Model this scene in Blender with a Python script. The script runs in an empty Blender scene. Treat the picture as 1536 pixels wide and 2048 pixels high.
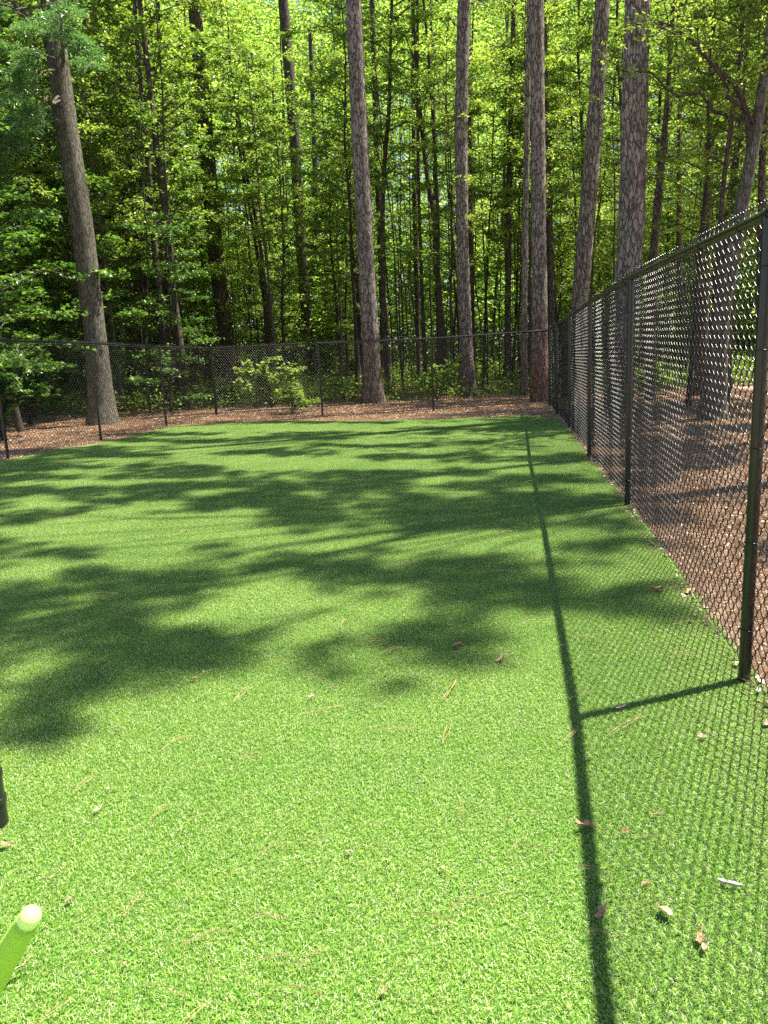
import bpy, math, random
import numpy as np
from mathutils import Vector, Matrix

C = bpy.context.scene.collection
S = bpy.context.scene
rng = np.random.RandomState(7)
random.seed(7)
R = math.radians

# ------------------------------------------------------------------ camera
FPX, PITCH, ROLL, CAMH = 1562.86, 0.197372, -0.0454188, 1.3636
fw = np.array([0, math.cos(PITCH), -math.sin(PITCH)])
r0 = np.array([1.0, 0, 0]); u0 = np.cross(r0, fw)
rv = math.cos(ROLL) * r0 + math.sin(ROLL) * u0
uv = -math.sin(ROLL) * r0 + math.cos(ROLL) * u0
cam_d = bpy.data.cameras.new('camera')
cam = bpy.data.objects.new('camera', cam_d); C.objects.link(cam); S.camera = cam
cam_d.sensor_fit = 'VERTICAL'; cam_d.sensor_height = 36.0
cam_d.lens = FPX / 2048 * 36.0
cam_d.clip_start = 0.05; cam_d.clip_end = 1500
M = Matrix(((rv[0], uv[0], -fw[0], 0), (rv[1], uv[1], -fw[1], 0), (rv[2], uv[2], -fw[2], CAMH), (0, 0, 0, 1)))
cam.matrix_world = M

# ------------------------------------------------------------------ light
SUNV = np.array([0.775, 0.27, 1.83]); SUNV /= np.linalg.norm(SUNV)      # towards the sun
ELEV = math.asin(SUNV[2])
w = bpy.data.worlds.new("World"); S.world = w; w.use_nodes = True
nt = w.node_tree
sky = nt.nodes.new('ShaderNodeTexSky'); sky.sky_type = 'NISHITA'; sky.sun_disc = False
sky.sun_elevation = ELEV; sky.sun_rotation = math.atan2(SUNV[0], SUNV[1])
bg = nt.nodes['Background']; bg.inputs['Strength'].default_value = 0.065
nt.links.new(sky.outputs[0], bg.inputs[0])
sl = bpy.data.lights.new('sun', 'SUN'); sl.energy = 5.0; sl.angle = R(0.53); sl.color = (1.0, 0.93, 0.76)
so = bpy.data.objects.new('sun', sl); C.objects.link(so)
so.rotation_euler = Vector(SUNV).to_track_quat('Z', 'Y').to_euler()
S.view_settings.view_transform = 'Standard'; S.view_settings.look = 'None'
S.view_settings.exposure = 1.66; S.view_settings.gamma = 1.0
cy = S.cycles
cy.max_bounces = 8; cy.diffuse_bounces = 4; cy.glossy_bounces = 2; cy.transmission_bounces = 6
cy.use_denoising = False; cy.sample_clamp_indirect = 6.0

# ------------------------------------------------------------------ pixel -> world helpers (photo pixels, 1536 x 2048)
def ray(px, py):
    return fw * FPX + (px - 768) * rv - (py - 1024) * uv
def G(px, py, z=0.0):
    d = ray(px, py); p = np.array([0, 0, CAMH]) + d * ((z - CAMH) / d[2]); return p
def AY(px, py, Y):
    d = ray(px, py); return np.array([0, 0, CAMH]) + d * (Y / d[1])

# ------------------------------------------------------------------ mesh helpers
class MB:
    """collects verts and faces (tris and quads) as arrays"""
    def __init__(s): s.v = []; s.f = {3: [], 4: []}; s.m = {3: [], 4: []}; s.n = 0
    def add(s, v, f, mi=0):
        v = np.asarray(v, float).reshape(-1, 3); f = np.asarray(f, int)
        s.v.append(v); k = f.shape[1]
        s.f[k].append(f + s.n); s.m[k].append(np.full(len(f), mi, int)); s.n += len(v)
        return s
    def mesh(s, name, mats, smooth=False):
        me = bpy.data.meshes.new(name)
        v = np.concatenate(s.v) if s.v else np.zeros((0, 3))
        me.vertices.add(len(v)); me.vertices.foreach_set('co', v.ravel())
        idx = []; tot = []; mi = []
        for k in (3, 4):
            if s.f[k]:
                f = np.concatenate(s.f[k]); idx.append(f.ravel()); tot.append(np.full(len(f), k)); mi.append(np.concatenate(s.m[k]))
        idx = np.concatenate(idx); tot = np.concatenate(tot); mi = np.concatenate(mi)
        me.loops.add(len(idx)); me.loops.foreach_set('vertex_index', idx.astype(np.int32))
        me.polygons.add(len(tot))
        me.polygons.foreach_set('loop_start', (np.cumsum(tot) - tot).astype(np.int32))
        me.polygons.foreach_set('loop_total', tot.astype(np.int32))
        me.polygons.foreach_set('material_index', mi.astype(np.int32))
        me.polygons.foreach_set('use_smooth', np.full(len(tot), smooth, bool))
        for m in (mats if isinstance(mats, (list, tuple)) else [mats]): me.materials.append(m)
        me.update(calc_edges=True)
        return me
    def obj(s, name, mats, parent=None, smooth=False, loc=None):
        o = bpy.data.objects.new(name, s.mesh(name, mats, smooth)); C.objects.link(o)
        if parent: o.parent = parent
        if loc is not None: o.location = loc
        return o

def tag(o, label=None, cat=None, group=None, kind=None):
    if label: o['label'] = label
    if cat: o['category'] = cat
    if group: o['group'] = group
    if kind: o['kind'] = kind
    return o
def empty(name, loc=(0, 0, 0), rz=0):
    o = bpy.data.objects.new(name, None); C.objects.link(o); o.location = loc; o.rotation_euler = (0, 0, rz)
    o.empty_display_size = 0.1
    return o
def copy_tree(o, parent=None):
    c = o.copy(); C.objects.link(c); c.parent = parent
    for ch in [x for x in o.children]: copy_tree(ch, c)
    return c

def tube(mb, P, rad, n=8, mi=0, rough=0.0, cap=True, seed=0):
    P = np.asarray(P, float); k = len(P); rad = np.broadcast_to(np.asarray(rad, float), (k,))
    T = np.gradient(P, axis=0); T /= np.linalg.norm(T, axis=1)[:, None] + 1e-12
    ref = np.array([0, 0, 1.0]) if abs(T[:, 2]).mean() < 0.8 else np.array([1.0, 0, 0])
    A = np.cross(T, ref); A /= np.linalg.norm(A, axis=1)[:, None] + 1e-12
    B = np.cross(T, A)
    a = np.arange(n) * 2 * math.pi / n
    rr = rad[:, None] * np.ones((1, n))
    if rough:
        q = np.random.RandomState(seed).randn(k, n)
        q = q + np.roll(q, 1, 0) * 0.7
        rr = rr * (1 + rough * q)
    V = P[:, None, :] + rr[..., None] * (np.cos(a)[None, :, None] * A[:, None, :] + np.sin(a)[None, :, None] * B[:, None, :])
    i = np.arange(k - 1)[:, None] * n; j = np.arange(n)[None, :]; j2 = (j + 1) % n
    F = np.stack([i + j, i + j2, i + n + j2, i + n + j], -1).reshape(-1, 4)
    mb.add(V.reshape(-1, 3), F, mi)
    if cap and n >= 3:
        for e, P0 in ((0, P[0]), (k - 1, P[-1])):
            ring = V[e]; vv = np.vstack([ring, P0[None]])
            ff = [[x, (x + 1) % n, n] if e else [(x + 1) % n, x, n] for x in range(n)]
            mb.add(vv, ff, mi)
    return mb
def box(mb, c, s, mi=0):
    x, y, z = np.array(s) / 2
    v = np.array([[a, b, d] for a in (-x, x) for b in (-y, y) for d in (-z, z)]) + np.array(c)
    mb.add(v, [[0, 1, 3, 2], [4, 6, 7, 5], [0, 4, 5, 1], [2, 3, 7, 6], [0, 2, 6, 4], [1, 5, 7, 3]], mi)

# leaf templates: (along, side, out) and triangles
T_DIA = (np.array([[0, 0, 0], [.45, .32, .10], [1, 0, -.05], [.45, -.32, .10]]), np.array([[0, 1, 2], [0, 2, 3]]))
T_NARROW = (np.array([[0, 0, 0], [.5, .13, .02], [1, 0, -.04], [.5, -.13, .02]]), np.array([[0, 1, 2], [0, 2, 3]]))
def _star():
    v = [[.38, 0, .03]]; 
    for k in range(5):
        a = (k - 2) * 1.12; v.append([.38 + .62 * math.cos(a), .58 * math.sin(a), -.07])
        a2 = a + .56; v.append([.38 + .27 * math.cos(a2), .27 * math.sin(a2), .01])
    v[-1] = [0, 0, 0]
    n = 10
    return np.array(v), np.array([[0, 1 + k, 1 + (k + 1) % n] for k in range(n)])
T_STAR = _star()
def leaves(mb, cen, dirs, nor, size, T, mi=0):
    """vectorised: one leaf template at every centre"""
    cen = np.asarray(cen); n = len(cen)
    d = dirs / (np.linalg.norm(dirs, axis=1)[:, None] + 1e-9)
    s = np.cross(nor, d); s /= np.linalg.norm(s, axis=1)[:, None] + 1e-9
    m = np.cross(d, s)
    size = np.broadcast_to(np.asarray(size, float), (n,))
    tv, tf = T; k = len(tv)
    V = cen[:, None, :] + size[:, None, None] * (tv[None, :, 0, None] * d[:, None, :] + tv[None, :, 1, None] * s[:, None, :] + tv[None, :, 2, None] * m[:, None, :])
    F = (tf[None] + (np.arange(n) * k)[:, None, None]).reshape(-1, 3)
    mb.add(V.reshape(-1, 3), F, mi)

# ------------------------------------------------------------------ materials
def new_mat(name):
    m = bpy.data.materials.new(name); m.use_nodes = True
    t = m.node_tree; b = t.nodes['Principled BSDF']; return m, t, b
def ramp(t, src, stops, interp='LINEAR'):
    n = t.nodes.new('ShaderNodeValToRGB'); t.links.new(src, n.inputs[0]); n.color_ramp.interpolation = interp
    e = n.color_ramp.elements
    while len(e) < len(stops): e.new(0.5)
    for k, (p, c) in enumerate(stops): e[k].position = p; e[k].color = (*c, 1)
    return n.outputs[0]
def mixc(t, fac, a, b, mode='MIX'):
    n = t.nodes.new('ShaderNodeMix'); n.data_type = 'RGBA'; n.blend_type = mode
    for sock, val in ((n.inputs[0], fac), (n.inputs[6], a), (n.inputs[7], b)):
        if hasattr(val, 'is_output'): t.links.new(val, sock)
        else: sock.default_value = val if not isinstance(val, tuple) else (*val, 1)
    return n.outputs[2]
def noise(t, scale, detail=3, rough=.55, vec=None, dim='3D'):
    n = t.nodes.new('ShaderNodeTexNoise'); n.inputs['Scale'].default_value = scale; n.inputs['Detail'].default_value = detail
    n.inputs['Roughness'].default_value = rough
    if vec is not None: t.links.new(vec, n.inputs['Vector'])
    return n.outputs[0]
def objvec(t, scale=(1, 1, 1)):
    c = t.nodes.new('ShaderNodeTexCoord'); m = t.nodes.new('ShaderNodeMapping'); m.inputs['Scale'].default_value = scale
    t.links.new(c.outputs['Object'], m.inputs[0]); return m.outputs[0]
def posvec(t, scale=(1, 1, 1)):
    c = t.nodes.new('ShaderNodeNewGeometry'); m = t.nodes.new('ShaderNodeMapping'); m.inputs['Scale'].default_value = scale
    t.links.new(c.outputs['Position'], m.inputs[0]); return m.outputs[0]
def island(t):
    return t.nodes.new('ShaderNodeNewGeometry').outputs['Random Per Island']
def bump(t, b, h, strength, dist):
    n = t.nodes.new('ShaderNodeBump'); n.inputs['Strength'].default_value = strength; n.inputs['Distance'].default_value = dist
    t.links.new(h, n.inputs['Height']); t.links.new(n.outputs[0], b.inputs['Normal'])

def leaf_mat(name, stops, trans_tint=(1.6, 1.5, .5), trans=.5, rough=.45, spec=.5, big=.25):
    m, t, b = new_mat(name)
    col = ramp(t, island(t), stops)
    nz = ramp(t, noise(t, big, 2, vec=posvec(t)), [(.3, (.7, .78, .8)), (.7, (1.2, 1.15, 1.0))])
    col = mixc(t, 1.0, col, nz, 'MULTIPLY')
    t.links.new(col, b.inputs['Base Color']); b.inputs['Roughness'].default_value = rough
    b.inputs['Specular IOR Level'].default_value = spec
    tr = t.nodes.new('ShaderNodeBsdfTranslucent')
    t.links.new(mixc(t, 1.0, col, trans_tint, 'MULTIPLY'), tr.inputs[0])
    mx = t.nodes.new('ShaderNodeMixShader'); mx.inputs[0].default_value = trans
    t.links.new(b.outputs[0], mx.inputs[1]); t.links.new(tr.outputs[0], mx.inputs[2])
    t.links.new(mx.outputs[0], t.nodes['Material Output'].inputs[0])
    return m
M_LEAF = leaf_mat('green_leaf', [(0, (.07, .14, .022)), (.5, (.13, .225, .04)), (1, (.26, .37, .10))], (1.9, 1.8, 1.0), .5, .4, .5)
M_LEAF_DARK = leaf_mat('deep_green_leaf', [(0, (.03, .08, .018)), (.5, (.065, .145, .03)), (1, (.16, .27, .07))], (1.7, 1.8, .8), .42, .35, .6)
M_LEAF_YEL = leaf_mat('yellow_green_leaf', [(0, (.10, .18, .03)), (.5, (.19, .29, .055)), (1, (.34, .45, .14))], (1.8, 1.7, .9), .5, .4, .5)
M_LEAF_OAK = leaf_mat('narrow_oak_leaf', [(0, (.07, .16, .06)), (.5, (.13, .25, .10)), (1, (.24, .38, .19))], (1.4, 1.6, .8), .35, .3, .7)
M_NEEDLE = leaf_mat('pine_needle_green', [(0, (.04, .10, .03)), (1, (.09, .17, .05))], (1.2, 1.3, .6), .2, .4, .5)
M_FAR = leaf_mat('far_foliage', [(0, (.08, .17, .04)), (.5, (.16, .28, .07)), (1, (.36, .46, .20))], (2.0, 1.9, 1.0), .55, .5, .3, big=.12)

def bark_mat(name, plate, plate2, crack, sx=9., sz=2.6, depth=.02, red=None):
    m, t, b = new_mat(name)
    v = objvec(t, (sx, sx, sz))
    nz = noise(t, 1.3, 4, vec=v)
    add = t.nodes.new('ShaderNodeVectorMath'); add.operation = 'MULTIPLY_ADD'
    n3 = t.nodes.new('ShaderNodeTexNoise'); n3.inputs['Scale'].default_value = 1.6; t.links.new(v, n3.inputs['Vector'])
    t.links.new(n3.outputs[1], add.inputs[0]); add.inputs[1].default_value = (1.5, 1.5, 1.2); t.links.new(v, add.inputs[2])
    vo = t.nodes.new('ShaderNodeTexVoronoi'); vo.feature = 'DISTANCE_TO_EDGE'; vo.inputs['Scale'].default_value = 1.0
    t.links.new(add.outputs[0], vo.inputs['Vector'])
    vc = t.nodes.new('ShaderNodeTexVoronoi'); vc.inputs['Scale'].default_value = 1.0; t.links.new(add.outputs[0], vc.inputs['Vector'])
    pc = mixc(t, ramp(t, nz, [(.35, (0, 0, 0)), (.65, (1, 1, 1))]), plate, plate2)
    if red:
        sep = t.nodes.new('ShaderNodeSeparateXYZ'); t.links.new(objvec(t), sep.inputs[0])
        f = ramp(t, sep.outputs[2], [(.0, (1, 1, 1)), (1.0, (0, 0, 0))])
        f.node.color_ramp.elements[1].position = 1.0
        mr = t.nodes.new('ShaderNodeMapRange'); t.links.new(sep.outputs[2], mr.inputs[0]); mr.inputs[1].default_value = 0.5; mr.inputs[2].default_value = 3.0
        mr.inputs[3].default_value = 1; mr.inputs[4].default_value = 0
        pc = mixc(t, mr.outputs[0], pc, red)
    tone = ramp(t, vc.outputs['Color'], [(.0, (.72, .72, .73)), (1, (1.2, 1.18, 1.15))])
    pc = mixc(t, 1.0, pc, tone, 'MULTIPLY')
    edge = ramp(t, vo.outputs['Distance'], [(.0, (0, 0, 0)), (.13, (1, 1, 1))])
    col = mixc(t, edge, crack, pc)
    t.links.new(col, b.inputs['Base Color']); b.inputs['Roughness'].default_value = .85
    b.inputs['Specular IOR Level'].default_value = .25
    hh = t.nodes.new('ShaderNodeMath'); hh.operation = 'MULTIPLY_ADD'
    fn = noise(t, 14, 4, vec=v); t.links.new(fn, hh.inputs[0]); hh.inputs[1].default_value = .35
    t.links.new(edge, hh.inputs[2])
    bump(t, b, hh.outputs[0], 1.0, depth)
    return m
M_PINE = bark_mat('pine_bark', (.38, .345, .33), (.25, .215, .195), (.08, .065, .06), 15, 3.6, .03, red=(.27, .20, .17))
M_PINE_RED = bark_mat('reddish_pine_bark', (.40, .36, .35), (.27, .23, .21), (.09, .07, .065), 15, 3.6, .03, red=(.34, .18, .12))
M_PINE_DARK = bark_mat('dark_pine_bark', (.17, .14, .12), (.115, .09, .078), (.03, .023, .02), 18, 6, .02)
M_GREY = bark_mat('grey_oak_bark', (.21, .195, .165), (.14, .135, .105), (.06, .055, .045), 24, 5.0, .012)
M_THIN = bark_mat('sapling_bark', (.10, .085, .07), (.065, .055, .045), (.03, .025, .02), 22, 6, .006)
M_THIN_GREY = bark_mat('grey_sapling_bark', (.2, .17, .14), (.13, .11, .09), (.05, .04, .035), 22, 6, .006)

# turf
def turf_mat():
    m, t, b = new_mat('turf_blade')
    col = ramp(t, island(t), [(0, (.035, .15, .014)), (.3, (.125, .29, .028)), (.6, (.275, .42, .068)), (.85, (.42, .53, .17)), (.96, (.58, .62, .42))])
    nz = ramp(t, noise(t, .9, 5, .65, vec=posvec(t)), [(.3, (.80, .86, .85)), (.7, (1.16, 1.08, 1.15))])
    col = mixc(t, 1.0, col, nz, 'MULTIPLY')
    t.links.new(col, b.inputs['Base Color']); b.inputs['Roughness'].default_value = .34
    b.inputs['Specular IOR Level'].default_value = .28
    tr = t.nodes.new('ShaderNodeBsdfTranslucent'); t.links.new(col, tr.inputs[0])
    mx = t.nodes.new('ShaderNodeMixShader'); mx.inputs[0].default_value = .25
    t.links.new(b.outputs[0], mx.inputs[1]); t.links.new(tr.outputs[0], mx.inputs[2])
    t.links.new(mx.outputs[0], t.nodes['Material Output'].inputs[0])
    return m
M_TURF = turf_mat()
def plain(name, col, rough=.6, metal=0., spec=.5, nscale=None, var=.15, bmp=None):
    m, t, b = new_mat(name)
    if nscale:
        c = ramp(t, noise(t, nscale, 4, vec=posvec(t)), [(.3, tuple(x * (1 - var) for x in col)), (.7, tuple(x * (1 + var) for x in col))])
        t.links.new(c, b.inputs['Base Color'])
    else: b.inputs['Base Color'].default_value = (*col, 1)
    b.inputs['Roughness'].default_value = rough; b.inputs['Metallic'].default_value = metal; b.inputs['Specular IOR Level'].default_value = spec
    if bmp: bump(t, b, noise(t, bmp[0], 4, vec=posvec(t)), 1.0, bmp[1])
    return m
M_TURFBASE = plain('turf_backing', (.09, .20, .025), .95, nscale=60, var=.4)
def ground_mat():
    m, t, b = new_mat('forest_floor')
    v = posvec(t)
    n1 = noise(t, .35, 4, vec=v); n2 = noise(t, 9, 5, .7, vec=v)
    c = ramp(t, n2, [(.3, (.12, .08, .06)), (.5, (.28, .19, .145)), (.7, (.46, .35, .28))])
    c2 = ramp(t, n2, [(.3, (.20, .13, .10)), (.6, (.44, .33, .27)), (.8, (.5, .42, .36))])
    c = mixc(t, ramp(t, n1, [(.48, (0, 0, 0)), (.62, (1, 1, 1))]), c, c2)
    t.links.new(c, b.inputs['Base Color']); b.inputs['Roughness'].default_value = .95; b.inputs['Specular IOR Level'].default_value = .1
    bump(t, b, noise(t, 22, 5, .7, vec=v), 1.0, .04)
    return m
M_GROUND = ground_mat()
M_SAND = plain('pale_gravel', (.42, .38, .34), .9, nscale=14, var=.35, bmp=(60, .01))
def litter_mat(name, stops, rough=.75):
    m, t, b = new_mat(name); t.links.new(ramp(t, island(t), stops), b.inputs['Base Color'])
    b.inputs['Roughness'].default_value = rough; return m
M_LITTER = litter_mat('dry_leaf', [(0, (.15, .10, .065)), (.5, (.37, .27, .19)), (.85, (.54, .42, .32)), (1, (.68, .58, .47))])
M_STRAW = litter_mat('pine_straw', [(0, (.26, .165, .10)), (.5, (.52, .36, .24)), (1, (.72, .57, .42))])
M_STRAW_T = litter_mat('dead_needle', [(0, (.24, .15, .07)), (.5, (.38, .26, .12)), (1, (.48, .37, .21))])
M_DEAD = plain('dead_leaf', (.36, .2, .12), .7, nscale=70, var=.4)
M_DEAD_PALE = plain('pale_dead_leaf', (.46, .35, .25), .7, nscale=70, var=.3)
M_CHIP = plain('bleached_wood', (.44, .40, .35), .7, nscale=90, var=.2)
M_BLACK = plain('black_vinyl_tube', (.012, .013, .014), .28, spec=.6, nscale=30, var=.3)
M_WIRE = plain('black_vinyl_wire', (.014, .012, .013), .3, spec=.5)
def lime(name, col, tc):
    m, t, b = new_mat(name); b.inputs['Base Color'].default_value = (*col, 1); b.inputs['Roughness'].default_value = .42
    c = ramp(t, noise(t, 60, 4, vec=posvec(t)), [(.3, tuple(x * .85 for x in col)), (.7, col)]); t.links.new(c, b.inputs['Base Color'])
    tr = t.nodes.new('ShaderNodeBsdfTranslucent'); tr.inputs[0].default_value = (*tc, 1)
    mx = t.nodes.new('ShaderNodeMixShader'); mx.inputs[0].default_value = .45
    t.links.new(b.outputs[0], mx.inputs[1]); t.links.new(tr.outputs[0], mx.inputs[2]); t.links.new(mx.outputs[0], t.nodes['Material Output'].inputs[0])
    return m
M_WIRE_FAR = plain('black_wire_far_dull', (.02, .018, .019), .42, spec=.5)  # same vinyl wire on distant panels, gloss lowered to calm sparkle, no wear
M_GREEN = lime('lime_plastic', (.46, .76, .13), (.72, .92, .25))
M_GREEN_TIP = lime('pale_lime_plastic', (.62, .85, .36), (.85, .97, .55))

# ------------------------------------------------------------------ ground
def poly_sheet(name, pts, z, mat, **kw):
    me = bpy.data.meshes.new(name); me.from_pydata([(p[0], p[1], z) for p in pts], [], [list(range(len(pts)))]); me.materials.append(mat)
    o = bpy.data.objects.new(name, me); C.objects.link(o); tag(o, kind='structure'); return o
def ground_sheet():
    nx, ny = 161, 161
    def g(n, r): 
        u = np.linspace(-1, 1, n); return np.sign(u) * (np.abs(u) ** 2.6) * r
    X, Y = np.meshgrid(g(nx, 600), g(ny, 600) + 12)
    Z = -0.03 + 0.0 * X
    rr = np.random.RandomState(3)
    Z = Z + 0.05 * (np.sin(X * .9 + 1) * np.cos(Y * .7)) * (np.hypot(X + 1, Y - 9) > 15)
    V = np.stack([X, Y, Z], -1).reshape(-1, 3)
    i = np.arange(ny - 1)[:, None] * nx; j = np.arange(nx - 1)[None]
    F = np.stack([i + j, i + j + 1, i + nx + j + 1, i + nx + j], -1).reshape(-1, 4)
    mb = MB(); mb.add(V, F); o = mb.obj('ground', M_GROUND); tag(o, kind='structure')
ground_sheet()

FENCE_R = [G(1488, 1362), G(1255, 1011), G(1178, 914), G(1138, 857), G(1113, 829), G(1100, 812)]
FENCE_R = [p[:2] for p in FENCE_R]
HR = [1.81, 1.905, 1.89, 1.855, 1.825, 1.78]
FENCE_F = [FENCE_R[-1], G(867, 822)[:2], G(645, 831)[:2], G(433, 830)[:2]]
HF = [1.78, 1.71, 1.728, 1.75]
FENCE_L = [FENCE_F[-1], G(333, 852)[:2], G(202, 880)[:2], G(16, 916)[:2]]
HL = [1.75, 1.78, 1.846, 1.88]
d0 = np.array([.185, 1.0]); 
FENCE_R = [FENCE_R[0] - d0 * 3.1] + FENCE_R; HR = [1.80] + HR
dl = (FENCE_L[-1] - FENCE_L[-2]); dl = dl / np.linalg.norm(dl)
FENCE_L = FENCE_L + [FENCE_L[-1] + dl * 3.0, FENCE_L[-1] + dl * 6.0]; HL += [1.88, 1.86]

# turf edge (photo: 0,920  200,885  350,853  600,841  850,840  1050,830)
edge = [G(x, y)[:2] for x, y in ((1135, 856), (1105, 838), (1050, 831), (950, 836), (850, 840), (720, 842), (600, 842), (480, 845), (350, 853), (200, 886), (0, 922))]
tl = edge[-1] + dl * 9
TURF = [FENCE_R[0] - d0 * 2.5 + [.08, 0], FENCE_R[1] + [.06, 0], FENCE_R[2] + [.03, 0], FENCE_R[3] + [.0, 0]] + edge + [tl, np.array([-7.5, -2.6])]
poly_sheet('turf_base', TURF, 0.0, M_TURFBASE)

def inside(P, poly):
    x, y = P[:, 0], P[:, 1]; c = np.zeros(len(P), bool); n = len(poly)
    for i in range(n):
        a, b = poly[i], poly[(i + 1) % n]
        k = ((a[1] > y) != (b[1] > y)) & (x < (b[0] - a[0]) * (y - a[1]) / (b[1] - a[1] + 1e-12) + a[0])
        c ^= k
    return c

def turf_tile(seed, size=.4, dens=80000):
    q = np.random.RandomState(seed); n = int(dens * size * size)
    base = np.c_[(q.rand(n, 2) - .5) * size, np.zeros(n)]
    az = q.rand(n) * 2 * math.pi; h = q.uniform(.005, .011, n); wd = q.uniform(.0006, .0011, n)
    lean = np.abs(q.normal(.8, .55, n))
    d = np.c_[np.cos(az), np.sin(az)]; s = np.c_[-d[:, 1], d[:, 0], np.zeros(n)]
    d = d + np.array([-.12, -.15]) ; d3 = np.c_[d, np.zeros(n)]
    z = np.array([0, 0, 1.0])
    p1 = base + d3 * (lean * h * .35)[:, None] + z * (h * .65)[:, None]
    p2 = base + d3 * (lean * h * 1.1)[:, None] + z * (h * np.clip(1.1 - .3 * lean, .3, 1))[:, None]
    W = s * wd[:, None]
    V = np.stack([base - W, base + W, p1 - W * .9, p1 + W * .9, p2], 1)
    F3 = (np.array([[2, 3, 4]])[None] + (np.arange(n) * 5)[:, None, None]).reshape(-1, 3)
    F4 = (np.array([[0, 1, 3, 2]])[None] + (np.arange(n) * 5)[:, None, None]).reshape(-1, 4)
    mb = MB(); mb.v.append(V.reshape(-1, 3)); mb.n = n * 5
    mb.f[3].append(F3); mb.m[3].append(np.zeros(len(F3), int)); mb.f[4].append(F4); mb.m[4].append(np.zeros(len(F4), int))
    return mb.mesh('turf_tile', M_TURF)

def scatter(name, pts, rots, scales, meshes, kind='stuff', label=None, cat=None, idx=None):
    """one object; geometry nodes set a tile on each point"""
    n = len(pts); me = bpy.data.meshes.new(name); me.vertices.add(n); me.vertices.foreach_set('co', np.asarray(pts, float).ravel())
    a = me.attributes.new('rz', 'FLOAT', 'POINT'); a.data.foreach_set('value', np.asarray(rots, float))
    a = me.attributes.new('sc', 'FLOAT', 'POINT'); a.data.foreach_set('value', np.asarray(scales, float))
    k = idx if idx is not None else rng.randint(0, len(meshes), n)
    a = me.attributes.new('vi', 'INT', 'POINT'); a.data.foreach_set('value', np.asarray(k, np.int32))
    o = bpy.data.objects.new(name, me); C.objects.link(o); tag(o, label, cat, kind=kind)
    g = bpy.data.node_groups.new(name, 'GeometryNodeTree')
    g.interface.new_socket('Geometry', in_out='INPUT', socket_type='NodeSocketGeometry')
    g.interface.new_socket('Geometry', in_out='OUTPUT', socket_type='NodeSocketGeometry')
    gi = g.nodes.new('NodeGroupInput'); go = g.nodes.new('NodeGroupOutput')
    join = g.nodes.new('GeometryNodeJoinGeometry')
    def attr(nm, ty):
        x = g.nodes.new('GeometryNodeInputNamedAttribute'); x.data_type = ty; x.inputs['Name'].default_value = nm; return x.outputs[0]
    for i, tm in enumerate(meshes):
        src = bpy.data.objects.new(name + '_tile', tm)
        oi = g.nodes.new('GeometryNodeObjectInfo'); oi.inputs['Object'].default_value = src; oi.inputs['As Instance'].default_value = True
        ip = g.nodes.new('GeometryNodeInstanceOnPoints'); g.links.new(gi.outputs[0], ip.inputs['Points'])
        cmpn = g.nodes.new('FunctionNodeCompare'); cmpn.data_type = 'INT'; cmpn.operation = 'EQUAL'
        ia = [s for s in cmpn.inputs if s.type == 'INT']; g.links.new(attr('vi', 'INT'), ia[0]); ia[1].default_value = i
        g.links.new(cmpn.outputs[0], ip.inputs['Selection']); g.links.new(oi.outputs['Geometry'], ip.inputs['Instance'])
        cx = g.nodes.new('ShaderNodeCombineXYZ'); g.links.new(attr('rz', 'FLOAT'), cx.inputs[2]); g.links.new(cx.outputs[0], ip.inputs['Rotation'])
        g.links.new(attr('sc', 'FLOAT'), ip.inputs['Scale']); g.links.new(ip.outputs[0], join.inputs[0])
    g.links.new(join.outputs[0], go.inputs[0])
    md = o.modifiers.new('scatter', 'NODES'); md.node_group = g
    return o

# turf blades: tiles in a grid parallel to the long fence
ux = np.array([.155, .988]); vx = np.array([.988, -.155]); org = FENCE_R[1]
gu, gv = np.meshgrid(np.arange(-12, 44) * .4, np.arange(-24, 6) * .4 - .13)
tp = org + gu.ravel()[:, None] * ux + gv.ravel()[:, None] * vx
keep = inside(tp, [np.array(p) for p in TURF])
tp = tp[keep]; nt_ = len(tp)
ep = []                                       # small tiles follow the crooked edge under the fence
for a_, b_ in zip(TURF[:6], TURF[1:7]):
    a_, b_ = np.array(a_), np.array(b_); L_ = np.linalg.norm(b_ - a_); e_ = (b_ - a_) / L_; n_ = np.array([-e_[1], e_[0]])
    for t_ in np.arange(.05, L_, .11):
        for o_ in (.06, .17, .28): ep.append(a_ + e_ * t_ + n_ * o_)
ep = np.array(ep); ne_ = len(ep)
scatter('turf_grass', np.vstack([np.c_[tp, np.full(nt_, .001)], np.c_[ep, np.full(ne_, .001)]]),
        np.r_[rng.randint(0, 4, nt_) * math.pi / 2 - math.atan2(ux[0], ux[1]), rng.rand(ne_) * 6.28], np.ones(nt_ + ne_),
        [turf_tile(s) for s in range(4)] + [turf_tile(9, .12, 60000)], label='short bright green artificial grass covering the fenced yard', cat='grass',
        idx=np.r_[rng.randint(0, 4, nt_), np.full(ne_, 4)])

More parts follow.
